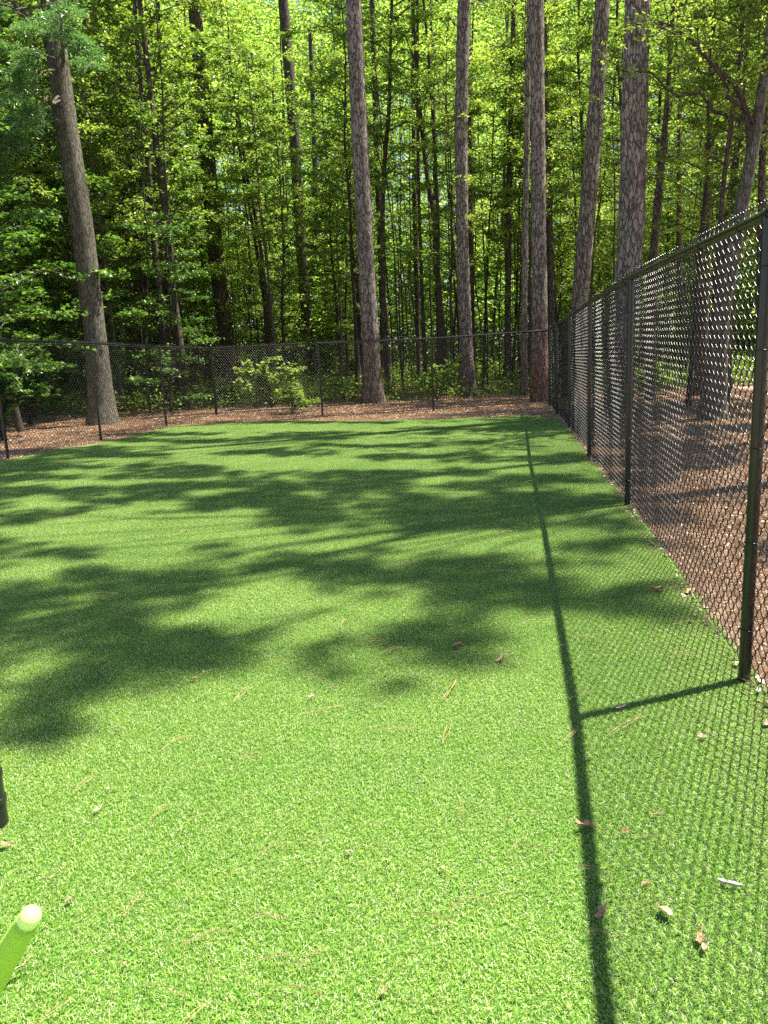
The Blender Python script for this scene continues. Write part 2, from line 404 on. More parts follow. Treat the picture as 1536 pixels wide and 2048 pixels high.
# litter tiles outside
def litter_tile(seed, size=1.0, nl=260, nn=2600):
    q = np.random.RandomState(seed); mb = MB()
    n = nl; c = np.c_[(q.rand(n, 2) - .5) * size * 1.1, q.uniform(.004, .035, n)]
    az = q.rand(n) * 6.283; d = np.c_[np.cos(az), np.sin(az), q.normal(0, .3, n)]; no = np.c_[q.normal(0, .4, (n, 2)), np.ones(n)]
    leaves(mb, c, d, no, q.uniform(.025, .06, n), T_DIA, 0)
    n = nn; c = np.c_[(q.rand(n, 2) - .5) * size * 1.1, q.uniform(.004, .03, n)]
    az = q.rand(n) * 6.283; d = np.c_[np.cos(az), np.sin(az), q.normal(0, .1, n)]; no = np.c_[q.normal(0, .3, (n, 2)), np.ones(n)]
    leaves(mb, c, d, no, q.uniform(.06, .17, n), (np.array([[0, .012, 0], [.5, .0, .03], [1, .012, 0], [.5, .035, .03]]), np.array([[0, 1, 2], [0, 2, 3]])), 1)
    return mb.mesh('litter_tile', [M_LITTER, M_STRAW])
gx, gy = np.meshgrid(np.arange(-20, 24, 1.0), np.arange(-2, 40, 1.0))
lp = np.c_[gx.ravel(), gy.ravel()] + rng.uniform(-.2, .2, (gx.size, 2))
turf_in = [np.array(p) for p in TURF]
lp = lp[~inside(lp, turf_in)]
lp = lp[(np.abs(lp[:, 0]) < lp[:, 1] * .62 + 6)]
# keep whole tiles off the turf
ok = np.ones(len(lp), bool)
for dx_, dy_ in ((.5, .5), (-.5, .5), (.5, -.5), (-.5, -.5), (.5, 0), (-.5, 0), (0, .5), (0, -.5)):
    ok &= ~inside(lp + [dx_, dy_], turf_in)
big = lp[ok]
sx_, sy_ = np.meshgrid(np.arange(-8, 6, .33), np.arange(-1, 24, .33)); sp = np.c_[sx_.ravel(), sy_.ravel()]
sp = sp[~inside(sp, turf_in)]
nb_ = np.zeros(len(sp), bool)
for dx_, dy_ in ((1, 0), (-1, 0), (0, 1), (0, -1), (.7, .7), (-.7, .7), (.7, -.7), (-.7, -.7)): nb_ |= inside(sp + np.array([dx_, dy_]) * 1.0, turf_in)
sp = sp[nb_]
P_ = np.vstack([np.c_[big, np.full(len(big), -.03)], np.c_[sp, np.full(len(sp), -.022)]]); sc_ = np.r_[np.ones(len(big)), np.full(len(sp), .4)]
scatter('leaf_litter', P_, rng.rand(len(P_)) * 6.28, sc_, [litter_tile(s) for s in range(3)], label='brown dry leaves and pine straw covering the forest floor', cat='leaf litter')
# pale sandy strip along the far end and by the left fence
def blob(name, cpx, z, mat, seed=0, rad=None):
    pts = [G(x, y)[:2] for x, y in cpx]
    poly_sheet(name, pts, z, mat)
poly_sheet('sand_path', [FENCE_L[3] + [-.1, -.2], FENCE_L[3] + [-1.3, .7], FENCE_L[5] + [-1.4, .4], FENCE_L[5] + [-.2, -.2]], .012, M_SAND)
0 and poly_sheet('dirt_strip', [G(x, y)[:2] for x, y in ((600, 839), (720, 836), (860, 834), (960, 828), (1085, 822), (1100, 829), (1040, 832), (960, 838), (850, 843), (720, 845), (600, 845))], .006, M_SAND)
dirt_strip = None

# ------------------------------------------------------------------ chain-link fences
DIA = 0.085
def chain_panel(a, b, ha, hb, npp=8, sides=4, wr=.0022, y0=.02):
    """woven wires between two ground points; each picket is a flattened spiral hooked into its neighbour"""
    a = np.array(a); b = np.array(b); L = np.linalg.norm(b - a); e = (b - a) / L; nrm = np.array([-e[1], e[0]])
    nw = int(round(L / (DIA / 2))); cw = L / nw
    per = int(1.95 / DIA); ht = per * DIA
    m = per * npp + 1; u = np.linspace(0, per * 2 * math.pi, m)
    cs = np.cos(u); tri = 2 / math.pi * np.arcsin(np.clip(cs, -1, 1)); xs = .62 * tri + .38 * cs
    fx = .5 * (1 - xs) * 1.06 - .03; fy = np.sin(u) * .0055; fz = u / (2 * math.pi) * DIA
    K = np.arange(nw)
    ph = (K % 2)
    X = (K[:, None] + np.where(ph[:, None] == 0, fx[None], 1 - fx[None])) * cw
    Yn = np.where(ph[:, None] == 0, fy[None], -fy[None])
    t = X / L; H = ha + (hb - ha) * t
    Z = y0 + fz[None] * (H + .035 - y0) / ht
    P = np.stack([a[0] + e[0] * X + nrm[0] * Yn, a[1] + e[1] * X + nrm[1] * Yn, Z], -1)      # nw, m, 3
    # sag / wobble
    P[..., 0] += nrm[0] * .006 * np.sin(X * 2.1 + Z * 2.7); P[..., 1] += nrm[1] * .006 * np.sin(X * 2.1 + Z * 2.7)
    T = np.gradient(P, axis=1); T /= np.linalg.norm(T, axis=2)[..., None]
    ref = np.array([nrm[0], nrm[1], 0.0]); A = np.cross(T, ref); A /= np.linalg.norm(A, axis=2)[..., None]; B = np.cross(T, A)
    an = np.arange(sides) * 2 * math.pi / sides + .4
    V = P[:, :, None, :] + wr * (np.cos(an)[None, None, :, None] * A[:, :, None, :] + np.sin(an)[None, None, :, None] * B[:, :, None, :])
    i = (np.arange(nw)[:, None, None] * m + np.arange(m - 1)[None, :, None]) * sides; j = np.arange(sides)[None, None, :]; j2 = (j + 1) % sides
    F = np.stack(np.broadcast_arrays(i + j, i + j2, i + sides + j2, i + sides + j), -1).reshape(-1, 4)
    mb = MB(); mb.add(V.reshape(-1, 3), F)
    # twisted selvage above the rail and knuckles below
    c = np.arange(1, nw) * cw
    up = c[(np.arange(1, nw) % 2) == 1]
    for s in up:
        hh = ha + (hb - ha) * s / L + .03; g = a + e * s
        for sg in (-1, 1):
            q = [g + e * .006 * sg + nrm * 0, g + nrm * .006 * sg, g - e * .005 * sg, g + e * .009 * sg + nrm * .004 * sg]
            tube(mb, [(q[k][0], q[k][1], hh - .012 + .014 * k) for k in range(4)], wr * .95, 4)
    return mb
def ring(mb, c, axis, r, wr, n=14, k=5):
    axis = np.array(axis, float); axis /= np.linalg.norm(axis); ref = np.array([0, 0, 1.0]) if abs(axis[2]) < .9 else np.array([1.0, 0, 0])
    A = np.cross(axis, ref); A /= np.linalg.norm(A); B = np.cross(axis, A)
    a = np.linspace(0, 2 * math.pi, n + 1); P = np.array(c) + r * (np.cos(a)[:, None] * A + np.sin(a)[:, None] * B)
    tube(mb, P, wr, k, cap=False)
def fence(posts, hs, side, label, npp, sides, term=(), lean={}, wfar=.0032, post_r=.024):
    root = empty('chain_link_fence', (0, 0, 0)); tag(root, label, 'fence')
    posts = [np.array(p) for p in posts]
    for i in range(len(posts) - 1):
        a, b = posts[i], posts[i + 1]; e = (b - a) / np.linalg.norm(b - a); nrm = np.array([-e[1], e[0]]) * side
        off = nrm * (post_r + .006)
        dist = min(np.linalg.norm(a), np.linalg.norm(b))
        hi = dist < 8
        chain_panel(a + off, b + off, hs[i], hs[i + 1], npp if hi else 6, sides if hi else 3, .0023 if hi else wfar).obj('mesh_panel', M_WIRE if hi else M_WIRE_FAR, root, smooth=True)
        mb = MB(); ra, rb = np.array([a[0] + lean.get(i, 0), a[1], hs[i] - .005]), np.array([b[0] + lean.get(i + 1, 0), b[1], hs[i + 1] - .005])
        tube(mb, np.linspace(ra, rb, 3), .0205, 16)
        rail = mb.obj('top_rail', M_BLACK, root, smooth=True)
        ev = rb - ra
        cp = MB(); mid = ra + ev * .5; tube(cp, [mid - ev / np.linalg.norm(ev) * .075, mid + ev / np.linalg.norm(ev) * .075], .0225, 16); cp.obj('coupling', M_BLACK, rail, smooth=True)
        for f in np.arange(.1, 1, .2):
            tw = MB(); c = ra + ev * f; c[:2] += nrm * .006; ring(tw, c, ev, .0262, .0022); ring(tw, c + ev / np.linalg.norm(ev) * .004, ev, .0262, .0022); tw.obj('tie_wire', M_WIRE, rail, smooth=True)
    for i, p in enumerate(posts):
        r = post_r * (1.45 if i in term else 1.0); h = hs[i] + (.06 if i in term else -.012)
        mb = MB(); lx = lean.get(i, 0); tube(mb, [(p[0] - lx * .05, p[1], -.1), (p[0] + lx * .5, p[1], h * .5), (p[0] + lx, p[1], h)], r, 20)
        po = mb.obj('post', M_BLACK, root, smooth=True)
        cp = MB(); p0_ = p; p = p + [lx, 0]
        if i in term:
            tube(cp, [(p[0], p[1], h + z) for z in (-.02, .0, .02, .035, .042)], [r + .003, r + .003, r * .9, r * .5, r * .05], 20)
        else:
            tube(cp, [(p[0], p[1], h - .03), (p[0], p[1], h + .0)], [r + .003, r + .003], 20)
            e = posts[min(i + 1, len(posts) - 1)] - posts[max(i - 1, 0)]; e = e / np.linalg.norm(e)
            tube(cp, [(p[0] - e[0] * .03, p[1] - e[1] * .03, hs[i] - .005), (p[0] + e[0] * .03, p[1] + e[1] * .03, hs[i] - .005)], .0245, 16)
        cp.obj('post_cap', M_BLACK, po, smooth=True); p = p0_
        for z in (.22, .58, .95, 1.32, 1.62):
            tw = MB(); ring(tw, (p[0] + lx * z / 1.8, p[1], z), (0.1, 0.05, 1), r + .003, .0024, 18); tw.obj('tie_wire', M_WIRE, po, smooth=True)
    return root
fence(FENCE_R, HR, -1, 'long black chain-link fence running along the grass to the far corner', 10, 6, term=(6,), lean={0: -.05, 1: .010}, wfar=.0025)
fence(FENCE_F, HF, -1, 'black chain-link fence crossing the far end of the grass in front of the woods', 8, 4, term=())
fence(FENCE_L, HL, 1, 'black chain-link fence on the side with the stout grey oak, shrubs pressing against it', 8, 4, term=(0,))

def debris():
    q = np.random.RandomState(91); mb = MB(); lines = [FENCE_R, FENCE_L]
    for L_, w_ in ((FENCE_R, .03), (FENCE_L, .10)):
        for a, b in zip(L_, L_[1:]):
            a = np.array(a); b = np.array(b); ln = np.linalg.norm(b - a); n = int(ln * 110); t = q.rand(n)
            keep_ = (np.sin(t * ln * 5 + a[1]) + np.sin(t * ln * 12.7) * .7 + q.rand(n) * 1.6) > .5; t = t[keep_]; n = len(t)
            c = np.c_[a + (b - a) * t[:, None] + q.randn(n, 2) * w_ + [.02, 0], q.uniform(.004, .022, n)]
            az = q.rand(n) * 6.283; dd = np.c_[np.cos(az), np.sin(az), q.normal(0, .35, n)]; no = np.c_[q.normal(0, .5, (n, 2)), np.ones(n)]
            leaves(mb, c[: n // 3], dd[: n // 3], no[: n // 3], q.uniform(.02, .05, n // 3), T_DIA, 0)
            k = n - n // 3; leaves(mb, c[n // 3:], dd[n // 3:], no[n // 3:], q.uniform(.04, .12, k), (np.array([[0, .012, 0], [.5, .0, .05], [1, .012, 0], [.5, .035, .05]]), np.array([[0, 1, 2], [0, 2, 3]])), 1)
    o = mb.obj('fence_debris', [M_LITTER, M_STRAW]); tag(o, 'dry leaf bits and straw caught along the foot of the fences', 'leaf debris', kind='stuff')
debris()
# gate post at the lower left edge
def gate_post():
    g = G(-13, 1652); root = empty('gate_post', (g[0], g[1], 0)); tag(root, 'thick black round post with steel bands close by, cut by the picture edge', 'post')
    mb = MB(); tube(mb, [(0, 0, -.1), (0, 0, 1.0), (0, 0, 1.95)], .044, 28); mb.obj('pole', M_BLACK, root, smooth=True)
    mb = MB(); tube(mb, [(0, 0, z) for z in (1.93, 1.95, 1.975, 1.985)], [.047, .047, .03, .003], 28); mb.obj('post_cap', M_BLACK, root, smooth=True)
    for z in (.085, .17, .6, 1.0, 1.4, 1.8):
        mb = MB(); tube(mb, [(0, 0, z - .012), (0, 0, z - .010), (0, 0, z + .010), (0, 0, z + .012)], [.0445, .0475, .0475, .0445], 28); mb.obj('band', M_BLACK, root, smooth=True)
gate_post()

# lime green ribbed tube leaning at the lower left
def green_tube():
    tip = np.array([0, 0, CAMH]) + ray(63, 1829) / FPX * .8
    foot = G(-333, 2489)
    foot = np.array([foot[0], foot[1], 0.0])
    root = empty('ribbed_tube', tuple(foot)); tag(root, 'lime green ribbed plastic tube with a rounded pale tip leaning into view', 'plastic tube')
    d = tip - foot; L = np.linalg.norm(d); n = int(L / .0022)
    t = np.linspace(-.02, L - .012, n); r = .0108 + .0044 * np.clip((L - t) / .14, 0, 1) + .0013 * np.sin(t / .009 * 2 * math.pi)
    mb = MB(); tube(mb, t[:, None] * (d / L), r, 24); mb.obj('tube', M_GREEN, root, smooth=True)
    mb = MB(); tt = np.array([-.012, -.006, 0, .004, .007, .009, .010]) + L - .006; rr = [.0109, .0110, .0110, .0108, .0100, .0072, .0005]
    tube(mb, tt[:, None] * (d / L), rr, 24); mb.obj('end_cap', M_GREEN_TIP, root, smooth=True)
green_tube()

# ------------------------------------------------------------------ trees
def smooth_path(P, step):
    P = np.array(P, float); seg = np.r_[0, np.cumsum(np.linalg.norm(np.diff(P, axis=0), axis=1))]
    n = max(4, int(seg[-1] / step)); s = np.linspace(0, seg[-1], n)
    Q = np.stack([np.interp(s, seg, P[:, k]) for k in range(3)], 1)
    for _ in range(max(1, int(.8 / step))):
        Q[1:-1] = (Q[:-2] + 2 * Q[1:-1] + Q[2:]) / 4
    return Q, s / seg[-1], seg[-1]
def trunk_mesh(pix, Y, widths, H, flare=1.25, n=20, step=.12, rough=.02, seed=0, ztop=None):
    """pix: photo points up the trunk from its base (first point on the ground); widths in photo pixels"""
    P = [np.array([*G(*pix[0])[:2], -.05])] if Y is None else [np.array([*AY(pix[0][0], pix[0][1], Y)[:2], -.05])]
    Y = P[0][1]
    for p in pix[1:]: P.append(AY(p[0], p[1], Y))
    px_m = Y / FPX
    rad = [wd * px_m * .5 * 1.0 for wd in widths]
    d = P[-1] - P[-2]; d = d / np.linalg.norm(d); d = d * .5 + np.array([0, 0, .5])
    top = P[-1] + d * ((H - P[-1][2]) / d[2]); P.append(top); rad.append(rad[-1] * .25)
    zs = [p[2] for p in P]
    Q, t, L = smooth_path(P, step)
    rr = np.interp(Q[:, 2], zs, rad) * (1 + (flare - 1) * np.exp(-np.clip(Q[:, 2], 0, None) / .35))
    base = Q[0].copy(); base[2] = 0
    mb = MB(); tube(mb, Q - base, rr, n, rough=rough, seed=seed, cap=False)
    return mb, base, Q, rr
def tuft_cloud(mb, cen, q, n, R3, size=.16, per=12):
    """pine needle tufts inside an ellipsoid"""
    u = q.randn(n, 3); u /= np.linalg.norm(u, axis=1)[:, None]; u *= (q.rand(n) ** .4)[:, None]
    c = np.array(cen) + u * np.array(R3)
    c = np.repeat(c, per, 0); k = len(c); d = q.randn(k, 3); d[:, 2] = d[:, 2] * .7 + .25
    leaves(mb, c, d, q.randn(k, 3), q.uniform(.7, 1.2, k) * size, (np.array([[0, .045, 0], [1, 0, 0], [0, -.045, 0]]), np.array([[0, 1, 2]])))

HERO = {}
def hero(key, name, label, pix, widths, H, mat, Y=None, flare=1.25, rough=.025, n=22, cat='tree', group=None):
    mb, base, Q, rr = trunk_mesh(pix, Y, widths, H, flare, n, .12, rough, seed=len(HERO) + 1)
    root = empty(name, tuple(base)); tag(root, label, cat, group)
    mb.obj('trunk', mat, root, smooth=True)
    HERO[key] = dict(root=root, base=base, Q=Q, rr=rr, crown=MB(), limb=MB(), hasn=False)
    return HERO[key]
PG = None
hero('P1', 'pine_tree', 'tall grey-brown pine just outside the side fence, thickest bark-plated trunk', [(1236, 828), (1247, 650), (1262, 480), (1268, 250), (1275, 0)], [54, 50, 47, 47, 44], 24, M_PINE, n=28)
hero('P2', 'pine_tree', 'grey pine leaning right beyond the side fence, next to the thickest trunk', [(1143, 793), (1160, 600), (1168, 500), (1190, 250), (1205, 0)], [34, 31, 31, 29, 26], 25, M_PINE)
hero('P3', 'pine_tree', 'straight pine with reddish foot standing in the fence corner', [(1080, 803), (1080, 690), (1078, 500), (1076, 250), (1073, 0)], [36, 31, 28, 26, 25], 25, M_PINE_RED)
hero('P4', 'pine_tree', 'tall two-trunk pine behind the far fence, a dark trunk close behind it', [(938, 793), (932, 690), (925, 500), (922, 250), (928, 0)], [30, 26, 23, 24, 23], 25, M_PINE)
hero('P5', 'pine_tree', 'tall pine with flared foot behind the middle of the far fence', [(746, 806), (742, 690), (731, 500), (718, 250), (707, 0)], [40, 34, 32, 30, 28], 25, M_PINE, flare=1.35)
hero('P6', 'pine_tree', 'dark pine rising behind the far fence left of centre, leafy shrub at its foot', [(626, 776), (619, 690), (602, 500), (587, 250), (566, 0)], [26, 23, 20, 20, 18], 24, M_PINE_DARK)
hero('P7', 'pine_tree', 'curving brown pine behind the fence corner nearest the grey oak', [(463, 790), (455, 690), (430, 500), (410, 250), (388, 0)], [32, 29, 29, 28, 23], 24, M_PINE_DARK)
hero('T1', 'oak_tree', 'stout grey smooth-barked oak leaning outward behind the side fence', [(207, 848), (191, 675), (164, 450), (129, 225), (104, 0)], [52, 41, 41, 39, 30], 19, M_GREY, rough=.012, flare=1.35, n=28)
hero('P8', 'pine_tree', 'dark trunk standing just behind the stout grey oak', [(122, 800), (112, 620), (92, 500), (72, 330), (55, 150)], [26, 27, 27, 25, 22], 21, M_PINE_DARK)
hero('T2', 'slender_tree', 'thin pale crooked trunk between the grey oak and the curving brown pine', [(252, 800), (245, 560), (236, 425), (214, 240), (182, 0)], [16, 15, 14, 14, 11], 17, M_THIN_GREY)
hero('P9', 'slender_tree', 'narrow dark trunk just right of the flared pine', [(768, 780), (765, 600), (757, 400), (752, 250), (744, 0)], [13, 12, 11, 11, 9], 20, M_PINE_DARK)
hero('P10', 'slender_tree', 'dark rough trunk hidden behind the tall pine at the far fence', [(946, 775), (940, 600), (940, 400), (939, 250), (936, 60)], [16, 16, 15, 14, 10], 19, M_PINE_DARK)
hero('P11', 'slender_tree', 'thin reddish-grey trunk beside the corner pine with reddish foot', [(1049, 790), (1048, 690), (1050, 500), (1054, 250), (1058, 20)], [15, 12, 12, 10, 8], 19, M_PINE)
hero('P12', 'slender_tree', 'dark straight trunk between the two tall pines of the far fence', [(1014, 778), (1016, 600), (1018, 400), (1021, 250), (1028, 0)], [13, 12, 11, 10, 8], 20, M_PINE_DARK)
hero('P13', 'slender_tree', 'thin straight trunk reaching past the leaves behind the middle far fence', [(838, 775), (834, 600), (829, 400), (827, 200), (826, 0)], [9, 9, 9, 8, 6], 18, M_PINE_DARK)
hero('P14', 'slender_tree', 'black straight trunk behind the second fence post of the far end', [(880, 775), (878, 600), (873, 450), (868, 250)], [13, 12, 11, 8], 16, M_PINE_DARK)
hero('P15', 'slender_tree', 'slim dark trunk leaning between the dark pine and the curving pine', [(553, 775), (537, 640), (520, 470), (505, 330), (490, 200)], [9, 9, 8, 6, 4], 12, M_THIN)
hero('P16', 'slender_tree', 'dark trunk close behind the dark pine above the far fence', [(645, 770), (643, 600), (633, 450), (628, 250), (620, 60)], [13, 12, 10, 9, 7], 17, M_PINE_DARK)
hero('P17', 'slender_tree', 'dark trunk squeezed between the corner pine and the leaning grey pine', [(1104, 775), (1102, 600), (1098, 400), (1092, 200)], [15, 14, 12, 10], 18, M_PINE_DARK)
hero('T3', 'oak_tree', 'forked dark oak outside the side fence with a long limb reaching toward the pines', [(1424, 838), (1440, 640), (1480, 430), (1508, 285), (1536, 110)], [50, 34, 25, 22, 15], 14, M_GREY, n=24)
hero('P18', 'slender_tree', 'dark trunk rising behind the forked oak outside the side fence', [(1425, 800), (1440, 560), (1456, 430), (1478, 280), (1492, 120)], [18, 16, 15, 12, 8], 16, M_PINE_DARK)
hero('P19', 'slender_tree', 'dark trunk just right of the thickest pine, beyond the side fence', [(1300, 800), (1303, 560), (1318, 380), (1335, 200)], [18, 17, 14, 9], 16, M_PINE_DARK)
hero('P20', 'slender_tree', 'dark trunk far right of the thickest pine, half hidden by leaves', [(1400, 790), (1408, 560), (1415, 400), (1420, 250)], [24, 20, 16, 10], 15, M_PINE_DARK)

# off-frame pines on the sunny side whose crowns shade the grass
def off_pine(key, x, y, H, label):
    mb = MB(); P = np.array([[0, 0, -.05], [.05, .05, H * .3], [-.1, .1, H * .6], [0, 0, H]]); Q, t, L = smooth_path(P, .15)
    rr = np.interp(Q[:, 2], [0, H], [.24, .04]) * (1 + .3 * np.exp(-Q[:, 2].clip(0) / .35)); tube(mb, Q, rr, 18, rough=.025, cap=False)
    root = empty('pine_tree', (x, y, 0)); tag(root, label, 'tree'); mb.obj('trunk', M_PINE, root, smooth=True)
    HERO[key] = dict(root=root, base=np.array([x, y, 0.0]), Q=Q + [x, y, 0], rr=rr, crown=MB(), limb=MB())
off_pine('O1', 7.2, 8.45, 20, 'tall pine standing outside the side fence beyond the picture edge, casting shade on the grass')
off_pine('O2', 8.8, 11.6, 22, 'tall pine among the shade trees further along the side fence, beyond the picture edge')

def limb(h, z, tgt, r=.05, q=rng):
    """branch from the trunk of hero h at height z to a target"""
    Q = h['Q']; k = int(np.argmin(np.abs(Q[:, 2] - z))); a = Q[k]; b = np.array(tgt, float); L = np.linalg.norm(b - a)
    m = (a + b) / 2 + np.array([0, 0, .10 * L]) + q.randn(3) * .04 * L
    P, t, _ = smooth_path([a, m, b], max(.25, L / 10)); P[1:-1] += q.randn(len(P) - 2, 3) * .02 * min(L, 3)
    tube(h['limb'], P - h['base'], r * (1 - .85 * t), 6)
    return P
# pine boughs over the yard: where the photo's grass is in shade, needle tufts hang up along the sun's direction
D_POLY = [[(470,1015),(640,1000),(800,970),(1060,985),(1085,1060),(900,1062),(830,1075),(760,1062),(600,1050),(480,1042)],
          [(430,1168),(430,1148),(610,1118),(730,1085),(850,1058),(860,1078),(750,1106),(640,1138)],
          [(520,1150),(740,1112),(960,1104),(1065,1120),(1072,1172),(1060,1215),(900,1212),(860,1178),(700,1188),(600,1172)],
          [(80,1280),(180,1232),(300,1230),(380,1260),(560,1268),(585,1300),(480,1322),(400,1342),(330,1385),(220,1402),(140,1372),(85,1325)],
          [(0,1165),(120,1142),(280,1160),(420,1150),(500,1155),(470,1195),(340,1215),(250,1238),(120,1258),(0,1248)],
          [(0,1088),(120,1092),(220,1128),(200,1142),(80,1132),(0,1125)],
          [(0,930),(140,922),(300,925),(560,945),(560,1040),(430,1036),(330,1026),(200,1040),(60,1050),(0,1055)],
          [(560,945),(760,940),(1060,950),(1060,990),(800,975),(640,1005),(560,1010)]]
D_ELL = [(850,1280,72,40),(972,1332,46,26),(665,1356,62,42),(50,1400,90,40),(110,1455,95,26),(450,1100,52,14),(1160,1185,92,42),(1310,1185,92,26),(1388,1265,60,42),(1200,1092,130,19),
         (1160,1045,112,17),(1130,1002,112,17),(1130,962,90,11),(1110,918,82,12),(200,905,200,11),(450,880,260,7),(700,868,190,5),(930,858,160,4),(560,905,110,7),(820,914,130,8),
         (1000,925,120,8),(330,868,110,4),(1090,846,60,4),(760,890,150,5),(980,886,90,4),(100,925,120,8),(620,845,200,2.5),(30,1330,40,26),(480,1465,60,16)]
L_ELL = [(310,1066,105,27),(60,1066,85,18),(600,1090,95,19),(735,1066,85,12),(842,1092,92,10),(60,998,75,8),(200,945,110,6),(330,905,70,6),(560,928,140,9),(830,932,110,4),(900,958,90,4),
         (640,975,60,4),(200,990,60,4),(880,1042,45,8),(420,1040,60,10),(790,1168,75,10),(1180,1130,80,12),(1000,1012,30,5),(400,960,60,4),(120,1212,60,7),(420,1240,90,14),(140,1012,100,8),(330,1010,80,6),(480,985,80,5),(260,966,90,4),(90,966,70,6),(700,990,90,4),(540,958,60,4),(960,985,70,4),(760,962,70,3),(150,1034,70,5),(250,1170,60,6),(640,1160,60,6),(960,1180,60,7),(180,1300,45,10),(300,1340,50,10),(90,1330,50,9),(700,1150,50,5),(1000,1140,40,5),(400,875,90,3),(640,885,120,4),(900,900,110,4),(200,925,110,4),(760,872,110,2.5),(1000,940,70,4),(1290,1235,60,22)]
def to_px(P):
    d = P - np.array([0, 0, CAMH]); zz = d @ fw
    return 768 + FPX * (d @ rv) / zz, 1024 - FPX * (d @ uv) / zz
qs = np.random.RandomState(21)
pines = ['P1', 'P2', 'P3', 'O1', 'O2']
gxs, gys = np.meshgrid(np.arange(-7, 10, .13), np.arange(2.2, 21, .13)); gp = np.c_[gxs.ravel(), gys.ravel(), np.zeros(gxs.size)]
gp[:, :2] += qs.uniform(-.05, .05, (len(gp), 2))
pxx, pyy = to_px(gp); PP = np.c_[pxx, pyy]
warp = np.c_[np.sin(gp[:, 0] * 3.1 + gp[:, 1] * 2.3), np.sin(gp[:, 1] * 4.3 - gp[:, 0] * 1.9)] * .06
wpx, wpy = to_px(gp + np.c_[warp, np.zeros(len(gp))]); PP = np.c_[wpx, wpy]
dark = np.zeros(len(gp), bool)
for P_ in D_POLY: dark |= inside(PP, P_)
for (a, b, c_, d_) in D_ELL: dark |= ((PP[:, 0] - a) / c_) ** 2 + ((PP[:, 1] - b) / d_) ** 2 < 1
for (a, b, c_, d_) in L_ELL: dark &= ~(((PP[:, 0] - a) / c_) ** 2 + ((PP[:, 1] - b) / d_) ** 2 < 1.35)
# outside the picture to the left the shade goes on
out = (pxx < 0) & (gp[:, 1] > 3) & (np.sin(gp[:, 0] * 2.2 + 1) * np.cos(gp[:, 1] * 1.7) > -.35)
dark |= out
mg = dark.reshape(gxs.shape).astype(float)
for _ in range(2):
    mp = np.pad(mg, 1, 'edge'); mg = sum(mp[a_:a_ + mg.shape[0], b_:b_ + mg.shape[1]] for a_ in range(3) for b_ in range(3)) / 9
def snoise(sc_n, sd):
    r_ = np.random.RandomState(sd); g_ = r_.randn(80, 80); X_ = gp[:, 0] / sc_n + 30; Y_ = gp[:, 1] / (sc_n * 1.3) + 10
    xi = np.floor(X_).astype(int) % 79; yi = np.floor(Y_).astype(int) % 79; fx_ = X_ % 1; fy_ = Y_ % 1
    return (g_[xi, yi] * (1 - fx_) + g_[xi + 1, yi] * fx_) * (1 - fy_) + (g_[xi, yi + 1] * (1 - fx_) + g_[xi + 1, yi + 1] * fx_) * fy_
onturf = inside(gp[:, :2], turf_in); rside = (~onturf) & (gp[:, 0] > 1.5 + .15 * gp[:, 1] - .3)
big_n = snoise(.95, 8) + .5 * snoise(.4, 9); mg = mg.ravel(); mg[rside] = ((big_n[rside] > .16 + .3 * (gp[rside, 1] < 5.5)) * .9)
mg = mg.reshape(gxs.shape)
nz_ = snoise(.34, 5) + .6 * snoise(.17, 6)
dark = (mg.ravel() * 1.38 - .47 + .46 * nz_) > qs.rand(len(gp)) * .75
dark &= mg.ravel() > .08
cells = gp[dark]
zc = 12.2 + 1.1 * np.sin(cells[:, 0] * .9 + 1) + .9 * np.cos(cells[:, 1] * .8) + cells[:, 1] * .12 + qs.uniform(-.35, .35, len(cells))
tufts = cells + SUNV[None] * (zc / SUNV[2])[:, None]
hb = np.array([HERO[k]['base'][:2] for k in pines]); off = np.array([0, 0, 0, -1.0, -1.0])
own = np.argmin(np.linalg.norm(tufts[:, None, :2] - hb[None], axis=2) + off, axis=1)
for i_, k in enumerate(pines):
    h = HERO[k]; T_ = tufts[own == i_]; h['tg'] = list(T_[::4]) 
    c = np.repeat(T_, 80, 0) + qs.randn(len(T_) * 80, 3) * .055; d = qs.randn(len(c), 3); d[:, 2] = d[:, 2] * .6 + .15
    leaves(h['crown'], c - d * .07 - h['base'], d, qs.randn(len(c), 3), qs.uniform(.12, .19, len(c)), (np.array([[0, .045, 0], [1, 0, 0], [0, -.045, 0]]), np.array([[0, 1, 2]])))
# one stout bough of the off-picture pine: its shade is the thin branch line across the lawn
h = HERO['O1']; k0 = int(np.argmin(np.abs(h['Q'][:, 2] - 14.6)))
bp = [h['Q'][k0]] + [G(x_, y_) + SUNV * (z_ / SUNV[2]) for x_, y_, z_ in ((900, 1052, 15.2), (740, 1092, 15.5), (600, 1126, 15.9), (440, 1160, 16.3))]
bp, t_, _ = smooth_path(bp, .3); tube(h['limb'], bp - h['base'], .085 * (1 - .6 * t_), 8)
# tie the boughs to their trunks
for k in pines:
    h = HERO[k]; tg = np.array(h.get('tg', []))
    if not len(tg): continue
    left = list(range(len(tg))); qs.shuffle(left)
    while left:
        i = left[0]; dd = np.linalg.norm(tg[left] - tg[i], axis=1); grp = [left[j] for j in np.argsort(dd)[:24] if dd[j] < 1.8]
        cen = tg[grp].mean(0); L = np.linalg.norm(cen[:2] - h['base'][:2])
        P = limb(h, max(6, cen[2] - .25 * L), cen, .012 + .002 * L, qs)
        for j in grp:
            tube(h['limb'], np.array([P[-3], (P[-3] + tg[j]) / 2 + [0, 0, .1], tg[j]]) - h['base'], [.006, .004, .002], 4)
        left = [x for x in left if x not in grp]
